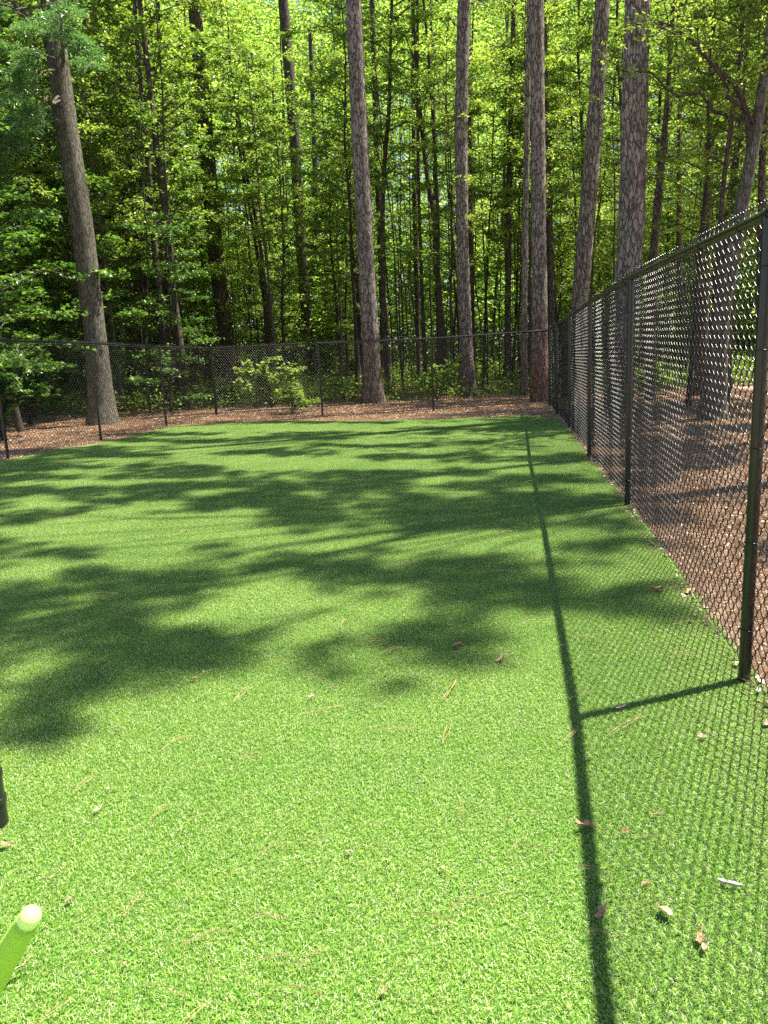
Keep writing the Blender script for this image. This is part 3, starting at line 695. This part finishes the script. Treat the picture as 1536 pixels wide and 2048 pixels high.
# high crowns for every hero pine (above the picture)
for k in ('P1', 'P2', 'P3', 'P4', 'P5', 'P6', 'P7', 'P8', 'P9', 'P10', 'P12'):
    h = HERO[k]; top = h['Q'][-1]; H = top[2]
    for i in range(9):
        z = H - (i / 9.) ** 1.2 * 7.5; a = i * 2.4 + len(k); L = .5 + 1.9 * ((H - z) / 7.5) ** .6
        kk = int(np.argmin(np.abs(h['Q'][:, 2] - z))); c = h['Q'][kk] + np.array([math.cos(a) * L, math.sin(a) * L, .3 * L])
        P = limb(h, z, c, .04, qs)
        for f in (-1, -2, -4):
            tuft_cloud(h['crown'], P[f] - h['base'] + qs.randn(3) * .1, qs, 9, (.4, .4, .25), .2, 10)

# broad-leaved sprays on limbs
def spray(mb_leaf, mb_twig, P, q, ntwig, tl, nleaf, lsize, T, t0=.3, origin=np.zeros(3), droop=.1):
    P = np.asarray(P); n = len(P); D = P[-1] - P[0]; D /= np.linalg.norm(D)
    cs, ds, ns, ss = [], [], [], []
    for _ in range(ntwig):
        t = t0 + (1 - t0) * q.rand() ** .8; f = t * (n - 1); i = min(int(f), n - 2); a = P[i] * (1 - f + i) + P[i + 1] * (f - i)
        d = D + q.randn(3) * np.array([.9, .9, .28]); d[2] = d[2] * .6 + .05; d /= np.linalg.norm(d); L = tl * q.uniform(.5, 1.1)
        b = a + d * L + np.array([0, 0, -droop * L])
        if mb_twig is not None: tube(mb_twig, np.array([a, (a + b) / 2 + [0, 0, .04 * L], b]) - origin, [.006, .004, .002], 3, cap=False)
        u = q.uniform(.1, 1.05, nleaf); c = a + (b - a) * u[:, None] + q.randn(nleaf, 3) * np.array([.055, .055, .03]) * tl / .45
        cs.append(c); dd = d + q.randn(nleaf, 3) * .75; dd[:, 2] = dd[:, 2] * .5 - .15; ds.append(dd)
        nn = q.randn(nleaf, 3) * .42; nn[:, 2] += 1; ns.append(nn); ss.append(q.uniform(.65, 1.2, nleaf) * lsize)
    leaves(mb_leaf, np.concatenate(cs) - origin, np.concatenate(ds), np.concatenate(ns), np.concatenate(ss), T)

# the grey oak's narrow-leaved limbs, upper left
h = HERO['T1']; q = np.random.RandomState(5); Y1 = h['base'][1]
for (x0, y0, x1, y1, dy) in ((112, 130, 30, 150, -2.2), (118, 200, 60, 250, -2.4), (105, 90, 190, 130, -2.0), (112, 150, -30, 90, -1.6), (110, 230, 0, 270, -1.8), (100, 60, 60, 60, -2.6),
                             (104, 40, 150, 90, -1.5), (100, 20, -60, 30, -1.0), (112, 120, 20, 200, -2.8), (105, 20, 130, 30, -2.5), (118, 190, 30, 300, -2.4)):
    z = AY(x0, y0, Y1)[2]; tgt = AY(x1, y1, Y1 + dy)
    P = limb(h, z, tgt, .035, q); spray(h['crown'], h['limb'], P, q, 42, .45, 30, .10, T_NARROW, .45, h['base'], .25)
h['crown_mat'] = M_LEAF_OAK
for (x1, y1, dy, n) in ((0, 235, -.5, 0), (20, 200, .3, 0)):      # bare lower branches
    P = limb(h, AY(x1, 250, Y1)[2], AY(x1, y1, Y1 + dy), .04, q)
P = limb(h, 6.9, AY(-80, 262, Y1 - .5), .05, q)
for i in range(26):
    z = q.uniform(8.5, 18); a = q.rand() * 6.28; L = q.uniform(1.5, 3.4); kk = int(np.argmin(np.abs(h['Q'][:, 2] - z)))
    P = limb(h, z - .5, h['Q'][kk] + np.array([math.cos(a) * L, math.sin(a) * L, .6]), .05, q); spray(h['crown'], None, P, q, 16, .6, 14, .10, T_NARROW, .3, h['base'])
# forked oak, long limb to the left
h = HERO['T3']; q = np.random.RandomState(6); Y3 = h['base'][1]
pts = [AY(*p, Y3 - d) for p, d in (((1505, 290), 0), ((1495, 170), .1), ((1430, 165), .2), ((1400, 110), .3), ((1365, 60), .4), ((1300, 40), .4))]
pts = [AY(*p, Y3 - d) for p, d in (((1500, 300), 0), ((1487, 178), .1), ((1425, 140), .2), ((1395, 85), .3), ((1360, 55), .4), ((1280, 35), .4))]
P, t, _ = smooth_path(pts, .15); P += q.randn(*P.shape) * .01; tube(h['limb'], P - h['base'], .055 * (1 - .8 * t) + .004, 8)
LP = P
for i in range(16):
    f = 6 + int((len(LP) - 8) * q.rand()); tgt = LP[f] + np.array([q.uniform(-.8, .8), q.uniform(-.8, .8), q.uniform(-.1, .9)])
    Pb, _, _ = smooth_path([LP[f], (LP[f] + tgt) / 2 + [0, 0, .1], tgt], .15); tube(h['limb'], Pb - h['base'], .009, 4)
    spray(h['crown'], h['limb'], Pb, q, 7, .35, 11, .075, T_DIA, .3, h['base'])
for i in range(16):
    z = q.uniform(5.0, 13); a = q.rand() * 6.28; L = q.uniform(1.2, 2.8); kk = int(np.argmin(np.abs(h['Q'][:, 2] - z)))
    P = limb(h, z - .5, h['Q'][kk] + np.array([math.cos(a) * L, math.sin(a) * L, .8]), .035, q); spray(h['crown'], h['limb'], P, q, 12, .5, 12, .085, T_DIA, .3, h['base'])
h['crown_mat'] = M_LEAF_YEL
# leafy crowns of the slender named trees
for k in ('T2', 'P11', 'P13', 'P14', 'P15', 'P16', 'P17', 'P18', 'P19', 'P20'):
    h = HERO[k]; q = np.random.RandomState(hash(k) % 7 + len(k) * 31 + int(k[1:])); H = h['Q'][-1][2]
    for i in range(26):
        z = q.uniform(.33 * H, H); a = q.rand() * 6.28; L = q.uniform(.7, 2.0); kk = int(np.argmin(np.abs(h['Q'][:, 2] - z)))
        P = limb(h, z - .3, h['Q'][kk] + np.array([math.cos(a) * L, math.sin(a) * L, .35 * L]), .018, q)
        spray(h['crown'], h['limb'], P, q, 7, .5, 11, .085, T_DIA, .3, h['base'])
    h['crown_mat'] = M_LEAF if k != 'T2' else M_LEAF_DARK
# low leafy sprays on two trunks (photo: bright sprays before the curving pine)
h = HERO['P7']; h['spray'] = MB(); q = np.random.RandomState(12)
for (x0, y0, x1, y1, dy) in ((440, 640, 400, 625, -1.2), (445, 630, 455, 612, -1.6), (440, 620, 380, 600, -.8), (448, 660, 470, 640, -1.), (430, 560, 380, 560, -1.3), (430, 500, 470, 480, -1), (425, 450, 350, 440, -1.2)):
    P = limb(h, AY(x0, y0, h['base'][1])[2], AY(x1, y1, h['base'][1] + dy), .015, q); spray(h['spray'], h['limb'], P, q, 11, .4, 12, .11, T_STAR, .4, h['base'])
for k, h in HERO.items():
    if h['limb'].v: h['limb'].obj('branches', h.get('limb_mat', M_THIN if k not in ('T1',) else M_GREY), h['root'])
    if h['crown'].v: h['crown'].obj('crown', h.get('crown_mat', M_NEEDLE), h['root'])
    if 'spray' in h: h['spray'].obj('leafy_shoots', M_LEAF_YEL, h['root'])

# understory prototypes
def proto(seed, H, r0_, c0, nb, spread, lsize, T, leafm, barkm, ntw=7, nl=11, wob=.12, up=.35):
    q = np.random.RandomState(seed)
    n = 12; z = np.linspace(-.05, H, n); wx = np.cumsum(q.randn(n)) * wob * .5; wy = np.cumsum(q.randn(n)) * wob * .5
    P = np.c_[wx - wx[0], wy - wy[0], z]; Q, t, L = smooth_path(P, .35)
    tr = MB(); tube(tr, Q, r0_ * (1 - .85 * t) * (1 + .3 * np.exp(-Q[:, 2].clip(0) / .2)), 8, rough=.02, cap=False, seed=seed)
    br = MB(); cr = MB()
    for i in range(nb):
        z = H * (c0 + (1 - c0) * (i + q.rand()) / nb) * .985; a = i * 2.4 + q.rand(); rel = (z / H - c0) / (1 - c0)
        Lb = spread * (1 - .65 * rel) * q.uniform(.5, 1.15); kk = int(np.argmin(np.abs(Q[:, 2] - z))); s = Q[kk]
        e = s + np.array([math.cos(a) * Lb, math.sin(a) * Lb, up * Lb * q.uniform(.3, 1.4)]); m = (s + e) / 2 + np.array([0, 0, .12 * Lb])
        Pb = np.array([s, (s + m) / 2 + q.randn(3) * .03, m, (m + e) / 2 + q.randn(3) * .05, e]); tube(br, Pb, np.linspace(.016, .004, 5) * (.6 + spread * .3), 4, cap=False)
        spray(cr, br, Pb, q, int(ntw * (.5 + Lb / spread)), .5, nl, lsize, T, .25)
    return (tr.mesh('trunk', barkm, True), br.mesh('branches', barkm), cr.mesh('crown', leafm))
def place(pr, x, y, rz, sc, name, label, group, tilt=(0, 0)):
    r = empty(name, (x, y, 0), rz); r.rotation_euler = (tilt[0], tilt[1], rz); r.scale = sc if isinstance(sc, tuple) else (sc, sc, sc); tag(r, label, 'tree', group)
    for nm, me in zip(('trunk', 'branches', 'crown'), pr):
        o = bpy.data.objects.new(nm, me); C.objects.link(o); o.parent = r
    return r
PRO = [proto(100 + i, H, r_, c0, nb, sp_, ls, T_DIA, lm, bm, ntw=11, nl=18) for i, (H, r_, c0, nb, sp_, ls, lm, bm) in enumerate((
    (12, .075, .34, 40, 2.1, .095, M_LEAF, M_THIN), (14, .10, .40, 44, 2.4, .10, M_LEAF_YEL, M_PINE_DARK), (10, .055, .30, 32, 1.8, .09, M_LEAF_YEL, M_THIN),
    (15, .12, .42, 46, 2.6, .10, M_LEAF, M_PINE_DARK), (11, .06, .28, 36, 2.0, .095, M_LEAF, M_THIN_GREY), (13, .08, .36, 40, 2.2, .095, M_LEAF_YEL, M_THIN)))]
LOW = [proto(200 + i, H, r_, c0, nb, sp_, ls, T_STAR, lm, M_THIN, ntw=11, nl=15) for i, (H, r_, c0, nb, sp_, ls, lm) in enumerate((
    (10, .06, .06, 50, 2.2, .105, M_LEAF_DARK), (6.5, .05, .06, 34, 1.8, .09, M_LEAF_DARK), (12, .08, .12, 56, 2.6, .11, M_LEAF_DARK)))]
BRU = [proto(400 + i, H, r_, c0, nb, sp_, ls, T_DIA, lm, M_THIN, ntw=9, nl=14) for i, (H, r_, c0, nb, sp_, ls, lm) in enumerate((
    (7, .04, .10, 26, 1.5, .085, M_LEAF_YEL), (5.5, .035, .08, 22, 1.3, .08, M_LEAF), (8.5, .045, .14, 28, 1.5, .085, M_LEAF_YEL)))]
HI = [proto(300 + i, H, r_, c0, nb, sp_, ls, T_DIA, lm, bm, ntw=12, nl=14) for i, (H, r_, c0, nb, sp_, ls, lm, bm) in enumerate((
    (19, .14, .30, 60, 3.2, .14, M_LEAF, M_PINE_DARK), (21, .16, .36, 60, 3.4, .14, M_LEAF_YEL, M_PINE_DARK)))]
qf = np.random.RandomState(11)
used = [HERO[k]['base'][:2] for k in HERO]
def free(p, d=.9):
    return all(np.hypot(*(p - u)) > d for u in used)
def fill(n, xr, yr, protos, name, label, group, smin=.85, smax=1.2, dmin=.9, cond=None, tilt=.03):
    c = 0; tries = 0
    while c < n and tries < n * 60:
        tries += 1; y = qf.uniform(*yr); x = qf.uniform(xr[0](y), xr[1](y)); p = np.array([x, y])
        if not free(p, dmin) or (cond and not cond(x, y)) or hides(x, y): continue
        used.append(p); s = qf.uniform(smin, smax)
        place(protos[qf.randint(len(protos))], x, y, qf.rand() * 6.28, (s, s, s * qf.uniform(.9, 1.15)), name, label, group, (qf.randn() * tilt, qf.randn() * tilt)); c += 1
KEEP = [(HERO[k]['base'], m_) for k, m_ in (('P1', 1.3), ('P2', 1.5), ('P3', 1.6), ('P4', 1.5), ('P5', 1.7), ('P6', 1.1), ('P7', 1.5), ('T1', 1.8), ('P8', .9))]
LITP = [G(548, 812), G(590, 824), G(455, 812), G(120, 868), G(875, 800), G(420, 800), G(60, 850)]
def hides(x, y):
    for g_ in LITP:
        dx, dy = x - g_[0], y - g_[1]; t_ = dx * .944 + dy * .329
        if -.5 < t_ < 5.5 and abs(-dx * .329 + dy * .944) < 1.5: return True
    return any(y < b_[1] + .6 and abs(x - b_[0] * y / b_[1]) < m_ for b_, m_ in KEEP)
def open_view(x, y): return not (-.01 < x / y < .21)
vw = lambda f, o=0: (lambda y: y * f + o)
fill(9, (vw(-.20), vw(.20)), (22.5, 29), PRO, 'slender_tree', 'slender young tree with light leaves just behind the far fence', 'young trees behind the far fence', dmin=1.1)
fill(28, (vw(-.34), vw(.26)), (27, 34), PRO + HI[:1], 'slender_tree', 'slender dark-stemmed tree in the middle of the woods', 'trees in the middle of the woods', dmin=1.2, cond=open_view)
fill(34, (vw(-.45), vw(.50)), (47, 60), PRO, 'forest_tree', 'distant thin tree deep in the woods', 'distant trees deep in the woods', dmin=1.2, cond=open_view)
fill(14, (vw(-.50), vw(.50)), (56, 70), HI, 'forest_tree', 'tall tree at the back of the woods', 'tall trees at the back of the woods', 1, 1.2, dmin=2)
fill(16, (lambda y: -y * .5 - 1.5, lambda y: -7.4 if y < 21 else -5.5), (14, 27), LOW, 'sweetgum_tree', 'low-branched tree with star leaves crowding the side fence by the grey oak', 'leafy trees crowding the side fence', .8, 1.15, dmin=1.1)
fill(24, (vw(-.48), vw(-.20)), (24, 38), PRO + LOW + HI, 'slender_tree', 'leafy tree in the shaded woods behind the grey oak', 'trees behind the grey oak', dmin=1.1)
fill(13, (lambda y: y * .27 + .5, vw(.55)), (19, 40), PRO, 'slender_tree', 'thin leafy tree in the woods beyond the side fence', 'trees beyond the side fence', dmin=1.2)
fill(6, (lambda y: 5.8 + (y - 15) * .2, vw(.52)), (15, 20), PRO[:3], 'slender_tree', 'thin leafy tree close outside the side fence near the leaning pine', 'trees close outside the side fence', .7, .9, dmin=1.0)

fill(56, (vw(-.32), vw(.32)), (27.5, 40), BRU, 'young_tree', 'young leafy tree with low branches among the dark trunks', 'low-branched young trees among the trunks', .8, 1.2, dmin=.8, cond=open_view)
# bare poles: very thin stems
def pole(seed, H, r_):
    q = np.random.RandomState(seed); n = 10; z = np.linspace(-.05, H, n); P = np.c_[np.cumsum(q.randn(n)) * .06, np.cumsum(q.randn(n)) * .06, z]; P -= [P[0, 0], P[0, 1], 0]
    Q, t, L = smooth_path(P, .3); mb = MB(); tube(mb, Q, r_ * (1 - .6 * t), 7, rough=.02, cap=False)
    br = MB(); cr = MB()
    for i in range(10):
        kk = int(len(Q) * q.uniform(.55, 1)) - 1; s = Q[kk]; a = q.rand() * 6.28; L = q.uniform(.5, 1.2); e = s + [math.cos(a) * L, math.sin(a) * L, .4 * L]
        Pb = np.array([s, (s + e) / 2 + [0, 0, .05], e]); tube(br, Pb, [.012, .008, .004], 4, cap=False); spray(cr, br, Pb, q, 5, .45, 9, .09, T_DIA, .2)
    return (mb.mesh('trunk', M_THIN, True), br.mesh('branches', M_THIN), cr.mesh('crown', M_LEAF))
POLES = [pole(i, H, r_) for i, (H, r_) in enumerate(((11, .035), (13, .045), (10, .03), (15, .06)))]
fill(80, (vw(-.30), vw(.24)), (22.5, 40), POLES, 'sapling', 'very thin straight sapling among the pines behind the far fence', 'thin saplings behind the far fence', .8, 1.3, dmin=.5, tilt=.05)
fill(20, (lambda y: y * .24, vw(.5)), (19, 36), POLES, 'sapling', 'very thin sapling in the woods beyond the side fence', 'thin saplings beyond the side fence', .8, 1.3, dmin=.5, tilt=.05)

# single the trees out: by kind and by their place beside the named pines
MARK = [('P8', 'oak-side dark pine'), ('T1', 'grey oak'), ('P7', 'curving pine'), ('P6', 'dark pine'), ('P5', 'flared pine'), ('P4', 'two-trunk pine'), ('P3', 'corner pine'), ('P2', 'leaning grey pine'), ('P1', 'thickest pine'), ('T3', 'forked oak')]
MX = [(HERO[k]['base'][0] / HERO[k]['base'][1], n_) for k, n_ in MARK]
ORD = ('first', 'second', 'third', 'fourth', 'fifth', 'sixth', 'seventh', 'eighth', 'ninth', 'tenth', 'eleventh', 'twelfth', 'thirteenth', 'fourteenth', 'fifteenth', 'sixteenth')
KINDL = {'young trees behind the far fence': 'slender light-leaved tree', 'leafy trees crowding the side fence': 'star-leaved low-branched tree', 'trees in the middle of the woods': 'slender dark tree deeper in the woods',
         'thin saplings behind the far fence': 'very thin sapling', 'trees close outside the side fence': 'small tree close outside the fence', 'trees behind the grey oak': 'shaded leafy tree farther back', 'trees beyond the side fence': 'thin leafy tree beyond the side fence',
         'thin saplings beyond the side fence': 'very thin sapling beyond the side fence', 'low-branched young trees among the trunks': 'low-branched young tree'}
byg = {}
for o in C.objects:
    if o.get('category') == 'tree' and o.get('group') in KINDL: byg.setdefault(o['group'], []).append(o)
for g_, L_ in byg.items():
    rank = {}
    for o in L_:
        a = o.location.x / o.location.y; m_ = min(MX, key=lambda t_: abs(t_[0] - a)); rank.setdefault((m_[1], a > m_[0]), []).append((abs(a - m_[0]), o))
    for (nm, rt), lst in rank.items():
        lst.sort(key=lambda t_: t_[0])
        for i_, (_, o) in enumerate(lst): o['label'] = '%s, %s to the %s of the %s' % (KINDL[g_], ORD[min(i_, 15)], 'right' if rt else 'left', nm)
# shrubs
def shrub(px, py, wpx, hpx, label, mat, seed, lsize=.10, T=T_STAR, nst=14, name='shrub', sub=22):
    q = np.random.RandomState(seed); b = G(px, py); Y = b[1]; k = Y / FPX; W_, H_ = wpx * k / 2, hpx * k
    root = empty(name, (b[0], b[1], 0)); tag(root, label, 'shrub'); st = MB(); fo = MB()
    for i in range(nst):
        a = q.rand() * 6.28; rr_ = q.rand() ** .6; e = np.array([math.cos(a) * rr_ * W_, math.sin(a) * rr_ * W_, H_ * q.uniform(.4, 1.0) * (1 - .35 * rr_)])
        P = np.array([[0, 0, -.02], e * .5 + [0, 0, .12 * H_], e]); tube(st, P, [.011, .007, .003], 5, cap=False)
        spray(fo, st, P, q, sub, .26, 9, lsize, T, .25)
    st.obj('stems', M_THIN, root); fo.obj('foliage', mat, root)
shrub(545, 814, 150, 125, 'bright green leafy shrub behind the far fence near the curving pine', M_LEAF_YEL, 1)
shrub(585, 826, 100, 60, 'low bright shrub in front of the dark pine at the far fence', M_LEAF_YEL, 2, nst=9)
shrub(455, 812, 50, 70, 'small bright shrub at the foot of the curving pine', M_LEAF_YEL, 3, nst=8)
shrub(875, 800, 120, 100, 'green shrub beside the second post of the far fence', M_LEAF, 4, nst=8, sub=14)
0 and shrub(805, 806, 80, 55, 'low shrub between the flared pine and the far fence post', M_LEAF, 5, nst=6, sub=12)
shrub(60, 850, 150, 170, 'leafy shrub with bright star leaves showing through the fence beside the grey oak', M_LEAF_DARK, 6, .12, nst=20)
0 and shrub(120, 868, 100, 80, 'shrub with sunlit top between the grey oak and the fence mesh', M_LEAF, 7, .10, nst=8)
shrub(5, 880, 110, 230, 'tall leafy shrub at the picture edge behind the fence', M_LEAF_DARK, 8, .12, nst=20)
shrub(330, 815, 120, 120, 'dim shrub behind the fence between the grey oak and the curving pine', M_LEAF_DARK, 9, nst=10)
shrub(1300, 790, 90, 70, 'small shrub seen through the side fence near the thickest pine', M_LEAF, 10, .08, nst=10)
0 and shrub(1000, 800, 60, 50, 'sparse low shrub in front of the dark straight trunk', M_LEAF, 13, .08, nst=6, sub=12)
shrub(690, 800, 60, 60, 'small shrub left of the flared pine', M_LEAF, 14, .09, nst=8, sub=14)

# far wood as one mass
def woodland():
    q = np.random.RandomState(33); nc = 14500; d = 38 + 50 * q.rand(nc) ** 1.25; az = q.uniform(-50, 50, nc) * math.pi / 180
    top = np.clip((d - 38) * .85 + 7, 0, 33) + 2.5 * np.sin(az * 23) + 2 * np.sin(d * .9); z = np.clip(top - q.rand(nc) ** 1.2 * (8 + 2 * (d < 46)), .1, None); cx = np.c_[d * np.sin(az), d * np.cos(az), z]
    d2 = q.uniform(42, 62, 5200); a2 = q.uniform(-50, 50, 5200) * math.pi / 180; cx = np.vstack([cx, np.c_[d2 * np.sin(a2), d2 * np.cos(a2), q.uniform(.1, 8.5, 5200)]]); d = np.r_[d, d2]; nc += 5200
    per = 56; c = np.repeat(cx, per, 0) + q.randn(nc * per, 3) * np.array([.85, .85, .36]); k = len(c)
    nn = q.randn(k, 3) * .5; nn[:, 2] += 1; dd = q.randn(k, 3); dd[:, 2] *= .4
    c[:, 2] = np.abs(c[:, 2])
    mb = MB(); leaves(mb, c, dd, nn, q.uniform(.15, .27, k) * (1 + np.repeat(d - 38, per) / 70), T_DIA)
    o = mb.obj('woodland', M_FAR); tag(o, 'far-off mass of yellow-green woodland filling the gaps between trunks', 'woodland', kind='stuff')
woodland()
# ground cover among the trees
def cover():
    q = np.random.RandomState(44); nc = 1700; y = 24.0 + 30 * q.rand(nc) ** 1.4; x = q.uniform(-.5, .5, nc) * y; 
    per = 40; c = np.repeat(np.c_[x, y, q.uniform(.1, .9, nc) * (.35 + (y - 22) / 22)], per, 0) + q.randn(nc * per, 3) * np.array([.35, .35, .18]); c[:, 2] = np.abs(c[:, 2]); k = len(c)
    nn = q.randn(k, 3) * .5; nn[:, 2] += 1; dd = q.randn(k, 3); dd[:, 2] *= .4
    mb = MB(); leaves(mb, c, dd, nn, q.uniform(.07, .13, k), T_DIA)
    o = mb.obj('undergrowth', M_LEAF); tag(o, 'low green undergrowth between the trunks of the woods', 'undergrowth', kind='stuff')
cover()

# ------------------------------------------------------------------ litter on the turf
def needle(seed, L, two=True):
    q = np.random.RandomState(seed); mb = MB()
    for k in range(3 if two else 1):
        a = q.uniform(-.25, .25); c = q.uniform(-.15, .15) * L; t = np.linspace(0, 1, 7)
        P = np.c_[t * L * math.cos(a), t * L * math.sin(a) + c * t * (1 - t) * 3, .006 + .012 * np.sin(t * 3.1) + q.rand() * .004]
        tube(mb, P, .00065, 4)
    return mb.mesh('pine_needle', M_STRAW_T)
NE = [needle(i, L, i % 2 == 0) for i, L in enumerate((.17, .13, .2, .11, .14, .16))]
qn = np.random.RandomState(77)
specs = [(690, 1885, 60, 1960, 3), (340, 1955, 0, 0, 1)]
cnt = 0
for i in range(3000):
    if cnt >= 170: break
    # denser towards the far half, like the photo
    py = 860 + (2040 - 860) * qn.rand() ** 2.3; px = qn.uniform(0, 1530); g = G(px, py)
    if not inside(g[None, :2], turf_in)[0]: continue
    me = NE[qn.randint(len(NE))]; o = bpy.data.objects.new('pine_needles', me); C.objects.link(o)
    o.location = (g[0], g[1], .014); o.rotation_euler = (0, 0, qn.normal(0.25, .7) + (math.pi if qn.rand() < .5 else 0)); s = qn.uniform(.6, 1.15) * (.75 if py > 1500 else 1.1); o.scale = (s, s, 1)
    rx = 1040 + (py - 840) * .147
    if px > rx: lb_, gr_ = 'dry pine needles on the turf between the rail shadow and the side fence', 'pine needles by the side fence'
    elif py > 1450: lb_, gr_ = 'dry pine needles on the near sunlit turf', 'pine needles on the near turf'
    elif py > 1050: lb_, gr_ = 'dry pine needles among the tree shadows in the middle of the turf', 'pine needles on the middle turf'
    else: lb_, gr_ = 'dry pine needles on the far part of the turf', 'pine needles on the far turf'
    tag(o, lb_, 'pine needles', gr_); cnt += 1
def dead_leaf(name, label, px, py, size, mat, rz, seed, group=None, lobed=True, thin=1.0):
    size = size * .78
    q = np.random.RandomState(seed); g = G(px, py); n = 18; mb = MB()
    ring_ = []
    for k in range(n):
        a = k * 2 * math.pi / n; r = (1 + (.35 * math.cos(5 * a) if lobed else 0) + q.uniform(-.1, .1)) * size * .5
        x, y = r * math.cos(a), r * math.sin(a) * .62 * thin; ring_.append([x, y, .5 * abs(y) ** 1.0 * (1.2 + q.rand()) + .25 * abs(x) * q.rand()])
    inner = [[v[0] * .5, v[1] * .5, v[2] * .35 + .002] for v in ring_]
    V = np.array(ring_ + inner + [[0, 0, .001]])
    F4 = [[k, (k + 1) % n, n + (k + 1) % n, n + k] for k in range(n)]; F3 = [[n + k, n + (k + 1) % n, 2 * n] for k in range(n)]
    mb.add(V, F4); mb.f[3].append(np.array(F3)); mb.m[3].append(np.zeros(n, int))
    tube(mb, [(size * .45, 0, .004), (size * .7, size * .05, .01), (size * .85, size * .03, .012)], .0012, 4)
    o = mb.obj(name, mat, smooth=False, loc=(g[0], g[1], .017)); o.rotation_euler = (q.uniform(-.3, .3), q.uniform(-.3, .3), rz)
    md = o.modifiers.new('thick', 'SOLIDIFY'); md.thickness = .0008
    tag(o, label, 'leaf' if 'leaf' in name else 'wood chip', group)
LF = [(1004, 1325, .075, M_DEAD, .6, 'crumpled brown leaf alone on the turf at the edge of a round tree shadow'), (916, 1298, .07, M_DEAD, -.4, 'curled two-toned dry leaf near the crumpled brown leaf'),
      (1316, 1185, .10, M_DEAD, -.2, 'long brown leaf in shade a step from the side fence'), (1380, 1190, .12, M_DEAD, .9, 'largest dry leaf, lying against the side fence mesh'),
      (1170, 1664, .07, M_DEAD, .1, 'reddish leaf lying in the fence rail shadow'), (1330, 1838, .055, M_DEAD_PALE, 2, 'tan leaf with pointed lobes above the lower pale pair'),
      (1398, 1890, .055, M_DEAD, 1, 'brown lobed leaf touching a small pale leaf near the bottom'), (1408, 1907, .03, M_DEAD_PALE, 1, 'small pale oval leaf just under the brown lobed leaf'),
      (1205, 1840, .05, M_DEAD, .8, 'narrow brown leaf at the edge of the rail shadow near the bottom'), (1290, 1778, .03, M_DEAD, .2, 'small orange-brown leaf beside the white wood chip area'),
      (624, 1402, .04, M_DEAD_PALE, 0, 'small pale leaf below the round tree shadow'), (388, 1366, .045, M_DEAD, 0, 'brown leaf fragment in the big tree shadow'), (8, 1972, .11, M_DEAD_PALE, .5, 'pale curled leaf under the lime green tube'),
      (140, 1812, .03, M_DEAD, 1, 'tiny curled brown leaf near the tip of the lime green tube'), (195, 1630, .035, M_DEAD_PALE, 1.2, 'thin pale leaf scrap near the black post'), (10, 1700, .05, M_DEAD, 0, 'orange leaf beside the foot of the black post'),
      (1240, 1424, .05, M_DEAD_PALE, .3, 'pale leaf lying across the post shadow'), (1404, 1483, .045, M_DEAD_PALE, -.1, 'pale papery leaf in the mesh shadow near the close post'), (1312, 1640, .04, M_DEAD, 0, 'small red-brown leaf in the mesh shadow'),
      (1250, 1675, .03, M_DEAD, 0, 'small brown leaf beside the leaf in the rail shadow'), (700, 1715, .03, M_DEAD_PALE, 0, 'pale leaf scrap in the middle of the sunlit turf')]
for i, (px, py, s, m, rz, lb) in enumerate(LF): dead_leaf('dead_leaf', lb, px, py, s, m, rz, 500 + i, lobed=i % 2 == 0, thin=.8 if i % 3 else .55)
for i in range(26):
    px, py = qn.uniform(0, 1530), 860 + 1170 * qn.rand() ** 1.2
    g = G(px, py)
    if inside(g[None, :2], turf_in)[0]:
        dead_leaf('dead_leaf', 'tiny brown leaf scrap on the turf', px, py, qn.uniform(.010, .02), M_DEAD if i % 2 else M_DEAD_PALE, qn.rand() * 6, 600 + i, 'tiny leaf scraps on the turf', lobed=False)
def chip():
    g = G(1458, 1779); mb = MB(); V = []
    for k, (x, w_) in enumerate(((-.028, .003), (-.015, .007), (.0, .006), (.014, .007), (.030, .002))):
        V += [[x, -w_, 0], [x, w_, .001], [x, w_ * .8, .005], [x, -w_ * .8, .006]]
    F = []
    for k in range(4):
        for j in range(4): F.append([k * 4 + j, k * 4 + (j + 1) % 4, k * 4 + 4 + (j + 1) % 4, k * 4 + 4 + j])
    F += [[3, 2, 1, 0], [16, 17, 18, 19]]
    mb.add(V, F); o = mb.obj('wood_chip', M_CHIP, loc=(g[0], g[1], .018)); o.rotation_euler = (.1, .1, -.35)
    tag(o, 'bleached white sliver of wood on the turf near the bottom by the side fence', 'wood chip')
chip()
